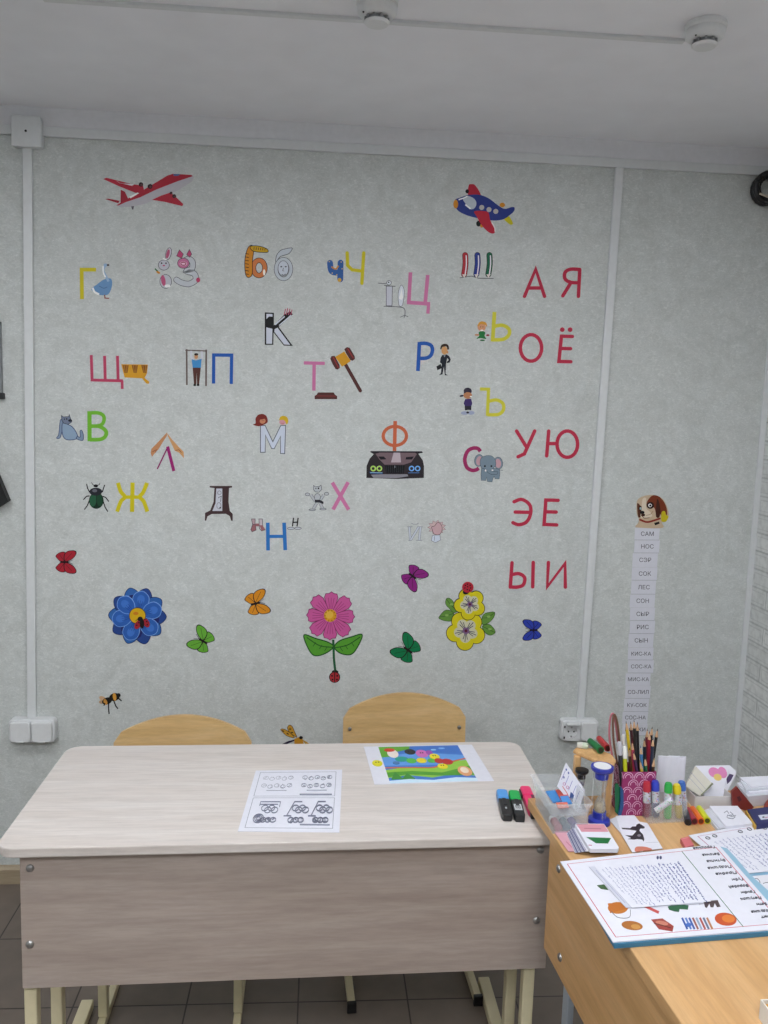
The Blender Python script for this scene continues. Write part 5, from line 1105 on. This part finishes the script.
pcard(-1.003, [(699.6, 770.4), (712.6, 784.5), (699, 795.8), (686.4, 787.5)], 'pale beige gridded card deck tilted at the left of the white box', thick=.006, m=D('#cfccc0'), deco=(lambda d: d.stroke(D('#a8a8b0'), .5, [(694, 776), (706, 790)]), lambda d: d.stroke(D('#a8a8b0'), .5, [(691, 780), (703, 793)]), lambda d: d.stroke(D('#7e8468'), 1.0, [(700, 795.0), (714, 785.0)])), slope=S_)
# paper pile, red box, round lid, navy box
d = flat(.785, base=.0, sink=.0242)
for k, P in enumerate(([(738, 786), (772, 783.5), (790, 793), (748, 797)], [(736, 784.5), (774, 781), (792, 791), (750, 794.5)], [(740, 783.5), (772, 782.5), (793, 789), (746, 793.5)], [(739, 782), (778, 780), (796, 788), (751, 791.5)])): d.poly(PAPER if k % 2 else D('#c4c8d2'), P, h=.001+.0035*k)
d.build('paper_pile', 'uneven pile of white papers at the right edge of the picture', 'paper')
d = Draw(onwall(-1.037), base=.006); d.poly(D('#742824'), [(730, 796), (735.5, 791), (752, 811), (748, 815.5), (731, 811)]); d.poly(D('#4a1820'), [(735, 801), (738, 800), (740, 804), (737, 806)])
o = d.build('book', 'dark red book edge slanting between the white card box and the round lid', 'book'); o.location.z += BT - min((o.matrix_basis @ v.co).z for v in o.data.vertices)
r = root('round_lid', 'reddish brown round domed lid at the right picture edge', 'lid', (1.058, -1.056, BT))
MB().lathe([(.056, 0), (.056, .010), (.050, .022), (.038, .031), (.020, .036), (.004, .037)]).build('dome', D('#9a3c30'), r, smooth=True); MB().lathe([(.058, .0), (.058, .006)]).build('brim', D('#7a2c28'), r)
MB().lathe([(.006, .0375), (.008, .043), (.004, .047)]).build('knob', D('#4a2a7a'), r, smooth=True)
d = flat(.780, base=.0002, sink=.0195); d.poly(D('#262a5e'), [(747.5, 809.5), (772, 806.5), (782, 820.5), (757, 824)]); d.poly(D('#c8ccd8'), [(758, 815.3), (773, 814), (776, 818.2), (761, 820)]); d.stroke(D('#b84a6a'), .7, [(765, 817.5), (774, 816.6)]); d.ell(D('#50545c'), 763.5, 817.2, 1.2, .8)
o = d.build('game_box', 'flat navy box with white label at the right picture edge', 'box')
d = flat(.775, base=.0002, sink=.0145); d.poly(D('#c8a040'), [(745.5, 810.5), (747, 810.2), (756.5, 826), (754.5, 826.5)]); d.build('yellow_card', 'thin yellow card edge lying against the navy box', 'card')
# decks
d = flat(.7675, base=.0004, sink=.007); d.poly(D('#c6c8d2'), [(702.5, 810.5), (711.5, 808), (727.5, 827), (718, 829.5)]); d.stroke(D('#8a8e9a'), .5, [(704, 812), (719.5, 828.5)]); d.build('card_deck', 'low deck of white cards half under the deck with the sketch', 'card deck')
d = flat(.7735, base=.0004, sink=.0055); d.poly(PAPER, [(709.5, 806), (737.5, 806), (753, 823.5), (726, 826.5)])
for p in ([(724, 813), (727, 811), (729, 814)], [(727, 815), (732, 817), (736, 815.5)], [(728, 818), (733, 819), (735, 817)], [(730, 812), (733, 814.5), (731, 816)]): d.stroke(GRYL, .8, p)
d.ring(GRYL, .7, 731, 817, 4, 1.8); d.build('card_deck', 'deck of white cards with a small grey sketch on top', 'card deck')
# pink eraser
d = flat(.770, base=.0003, sink=.0095); d.poly(D('#cc6a72'), [(680.5, 838.5), (688.5, 836.5), (694, 845), (685.5, 847.5)]); d.stroke(D('#d88c90'), .6, [(682.5, 839), (688, 837.7)]); d.build('eraser', 'flat pink eraser peeking out beside the worksheet corner', 'eraser')
# pink and green game cards
CG = 'shape cards on the beech desk'
d = flat(.7615, base=.0012); d.poly(D('#cf9aa8'), [(554, 832), (570.5, 831), (582, 851), (568.5, 852)]); d.stroke(D('#b0607c'), .7, [(566, 842), (572, 848)]); d.build('shape_card', 'pink card lying under the fanned white cards', 'card', CG)
Q0 = [(566.5, 833.5), (582, 831.5), (590, 851.5), (575, 853)]; Q1 = [(574, 826), (602, 825.5), (617, 849.5), (589, 851)]
for k in range(7):
    t_ = k/6*.75; d = flat(.7632+.0011*k, base=.0007)
    P = [(a[0]*(1-t_)+b[0]*t_, a[1]*(1-t_)+b[1]*t_) for a, b in zip(Q0, Q1)]; d.poly(D('#6c6e8c' if k % 2 else '#d4d4de'), P); d.stroke(D('#5a5c84'), .5, [(P[0][0]+.8, P[0][1]+.6), (P[3][0]+.5, P[3][1]-.8)]); d.stroke(D('#8a86a8'), .5, [(P[0][0]+3, P[0][1]+.6), (P[3][0]+3, P[3][1]-.8)])  # every second card darkened, painting the shade between the fanned cards
    d.build('shape_card', 'white edged card in the fan between the pink card and the green shape card', 'card', CG+' in the fan')
d = flat(.7785, base=.0004, sink=.0075, step=.00005); d.poly(PAPER, [(575, 824.5), (576, 823.6), (604, 824), (618.8, 847.2), (617.5, 849.3), (590.8, 849), (589, 848)]); d.poly(D('#cf8f9c'), [(576, 824.1), (603.8, 824.4), (608.6, 832), (581.6, 832)]); d.stroke(D('#a05c72'), .6, [(584, 828.5), (601, 829)]); d.poly(D('#146c38'), [(586, 837.3), (611, 838.2), (608, 843.8), (596, 843.5)]); d.stroke(D('#b0607c'), .7, [(588.5, 845.3), (592, 845.5)])
d.build('shape_card', 'thick card pile topped by a white card with pink band and green trapezium', 'card', CG)
# dog cards
G3 = 'picture sheets by the hourglass'
d = flat(.7612, base=.0012); d.poly(D('#d0d2dc'), [(609, 820), (621, 815.5), (640, 828), (658, 849), (633, 853), (622, 835)]); d.build('picture_card', 'lower white card under the card with the black dog', 'card', G3)
d = flat(.7632, base=.0010); fr = (600, 800, 9.6); d.fr = fr
d.poly(PAPER, [(150, 155), (330, 150), (380, 212), (455, 225), (602, 468), (310, 506), (205, 330)])
d.poly(D('#2c2a30'), [(350, 240), (375, 228), (430, 262), (425, 278), (385, 280), (378, 300), (412, 335), (425, 380), (418, 405), (405, 385), (355, 380), (330, 385), (262, 380), (300, 370), (240, 342), (310, 345), (335, 320), (350, 300), (290, 290), (215, 285), (205, 270), (290, 275), (310, 258), (345, 258)]); d.ell(D('#8a8890'), 375, 345, 18, 12)
d.stroke(D('#b8bcc8'), 3, [(440, 412), (560, 410)]); d.poly(D('#c87a66'), [(335, 470), (360, 452), (440, 455), (500, 480), (400, 494), (340, 500)], True)
d.build('picture_card', 'white card showing a black dog upside down, beside the hourglass', 'card', G3)
# second handwritten sheet on blue folder
d = flat(.7606, base=.0050); d.poly(D('#7fa9c4'), [(728, 850), (740, 846), (800, 840), (850, 838), (905, 900), (795, 925), (768, 902)]); fo = d.build('folder', 'pale blue folder with a raised edge around the handwritten sheet at the right picture border', 'folder')
d = flat(.7700, base=.0006); d.poly(D('#8db4cc'), [(719, 846.5), (727, 848.5), (736, 858), (749.5, 874), (775, 897), (775, 911), (745, 876)]); o = d.build('flap'); o.location -= fo.location; o.parent = fo
q2 = [(688.6, 835.8), (812, 814), (868, 862), (735, 875)]
d = Draw(quadplane(q2, .7665), base=.0012, step=.00004); d.poly(PAPER, UNIT); d.stroke(D('#b07090'), .006, [(.98, .06), (.05, .06), (.05, .97)])
hand(d, 24, .12, .035, .20, .9, .0022)
for x, y in ((.10, .14), (.16, .12), (.36, .12), (.44, .1), (.55, .13), (.62, .1)): d.ring(D('#5a5c68'), .006, x, y, .014, .03, n=10)
d.build('handwritten_sheet', 'white sheet with blue handwriting at the right picture edge', 'paper sheet')
d = flat(.7665, base=.0009); d.poly(D('#dcdce4'), [(741, 877.5), (870, 866), (905, 885), (775, 899)]); 
for p in ([(752, 880), (757, 879), (760, 883), (756, 884)], [(763, 884), (768, 883), (772, 888)]): d.stroke(D('#4a4c58'), .6, p, True)
d.build('drawing_sheet', 'white sheet with thin curls below the handwritten sheet', 'paper sheet')
# main worksheet
WQ = [(560.2, 862.5), (718, 845), (791, 929), (613, 943)]
d = flat(.7682, base=.0003, sink=.0075); d.poly(D('#38789c'), [(572, 872), (716, 849), (789, 930.5), (614.5, 944.5)]); d.build('folder', 'darker blue folder under the large picture worksheet', 'folder')
d = Draw(quadplane(WQ, .7690), base=.0022, step=.00004); d.poly(PAPER, UNIT)
d.stroke(D('#c04c62'), .005, [(.03, .045), (.97, .04), (.97, .95), (.03, .955)], closed=True); d.stroke(D('#2c6a48'), .005, [(.745, .045), (.745, .955)])
d.fr = (540, 820, 3.368); d.map = lambda u, v: onz(u, v, .7690)
h_ = d
d.ell(D('#c07830'), 262, 300, 34, 20); d.poly(D('#b86a28'), [(228, 285), (300, 282), (300, 300), (236, 318)]); d.stroke(D('#6a6e70'), 2, [(240, 312), (262, 332), (300, 332), (304, 306)], True)
d.stroke(D('#b84a48'), 9, [(345, 290), (400, 316)]); d.poly(D('#2c5e40'), [(430, 296), (460, 285), (500, 292), (498, 306), (470, 304), (468, 314), (452, 312), (434, 306)]); d.poly(D('#4a3c40'), [(526, 280), (598, 274), (608, 296), (596, 298), (588, 284), (584, 298), (574, 298), (570, 286), (562, 300), (556, 298), (552, 286), (536, 288)])
d.ell(D('#a8682c'), 310, 360, 36, 15, 8); d.ell(D('#c8924c'), 322, 364, 16, 8, 8); d.poly(D('#9a4038'), [(374, 340), (412, 336), (450, 362), (446, 380), (400, 372)]); d.ell(D('#c8806c'), 410, 352, 22, 7, 10); d.stroke(D('#5c2420'), 3, [(384, 352), (440, 368)])
for k in range(8): d.stroke(D(('#2c50a0', '#5a7cc0', '#2c50a0', '#9a5a54', '#8aa0b8', '#a84a44', '#5a6a88', '#b87a50')[k]), 6, [(478+12*k, 334), (496+12*k, 372)])
d.ell(D('#3c68b8'), 500, 358, 10, 6); d.ell(D('#c0502a'), 625, 339, 37, 21, 8); d.ell(D('#d87a34'), 634, 338, 22, 13, 8); d.poly(D('#3c5c34'), [(192, 225), (215, 222), (230, 240), (205, 236)])
for x in (396, 406): d.ell(D('#2c3260'), x, 131, 4, 5)
d.fr = (680, 835, 8.727)
for wd, x0, x1, y in (('Горошина', 305, 110, 120), ('Веточка', 352, 185, 180), ('Бутылка', 400, 225, 235), ('Подушка', 447, 240, 293), ('Пробка', 497, 305, 345), ('Губы', 550, 450, 398), ('Воробей', 600, 420, 458), ('Грибы', 655, 530, 510), ('Петушок', 710, 525, 565), ('Боты', 757, 665, 615), ('Подушка', 800, 620, 677), ('Бант', 832, 700, 725)):
    L_ = x0-x1; k = L_/(len(wd)*.62); d.text(D('#565660'), wd, ((x0+x1)/2, y), (-k, k*.08), (15, 27))
d.build('picture_worksheet', 'large white worksheet with pictures and an upside down word list on the beech desk', 'worksheet')
nq = [(589, 867), (676, 860.5), (704, 903.5), (626, 908)]
d = Draw(quadplane(nq, .7724), base=.0006, step=.00004); d.poly(D('#c8cad8'), UNIT)
for k in range(5): d.stroke(D('#8a90b8'), .006, [(.04+.03*k, .1), (.04+.03*k, .9)])
d.build('handwritten_note', 'lower handwritten slip, mostly covered by the upper slip on the worksheet', 'paper slip')
nq = [(594, 866.5), (682, 859.5), (711, 901.5), (632, 908)]
d = Draw(quadplane(nq, .7733), base=.0006, step=.00004); d.poly(PAPER, UNIT)
hand(d, 20, .06, .046, .05, .93, .0032)
d.build('handwritten_note', 'upper slip covered with blue handwriting on the picture worksheet', 'paper slip')
# small box at the lower right corner
p = onz(760.5, 999.5, .79)
r = root('small_box', 'small white open box with yellow inside at the lower right corner', 'box', (p.x, p.y-.07, BT), .0)
openbox(r, 'body', 0, .075, 0, .07, 0, .030, .002, D('#d8d8d4')); MB().box(.0025, .0725, .0025, .0675, .0025, .024).build('yellow_block', D('#c8901c'), r)
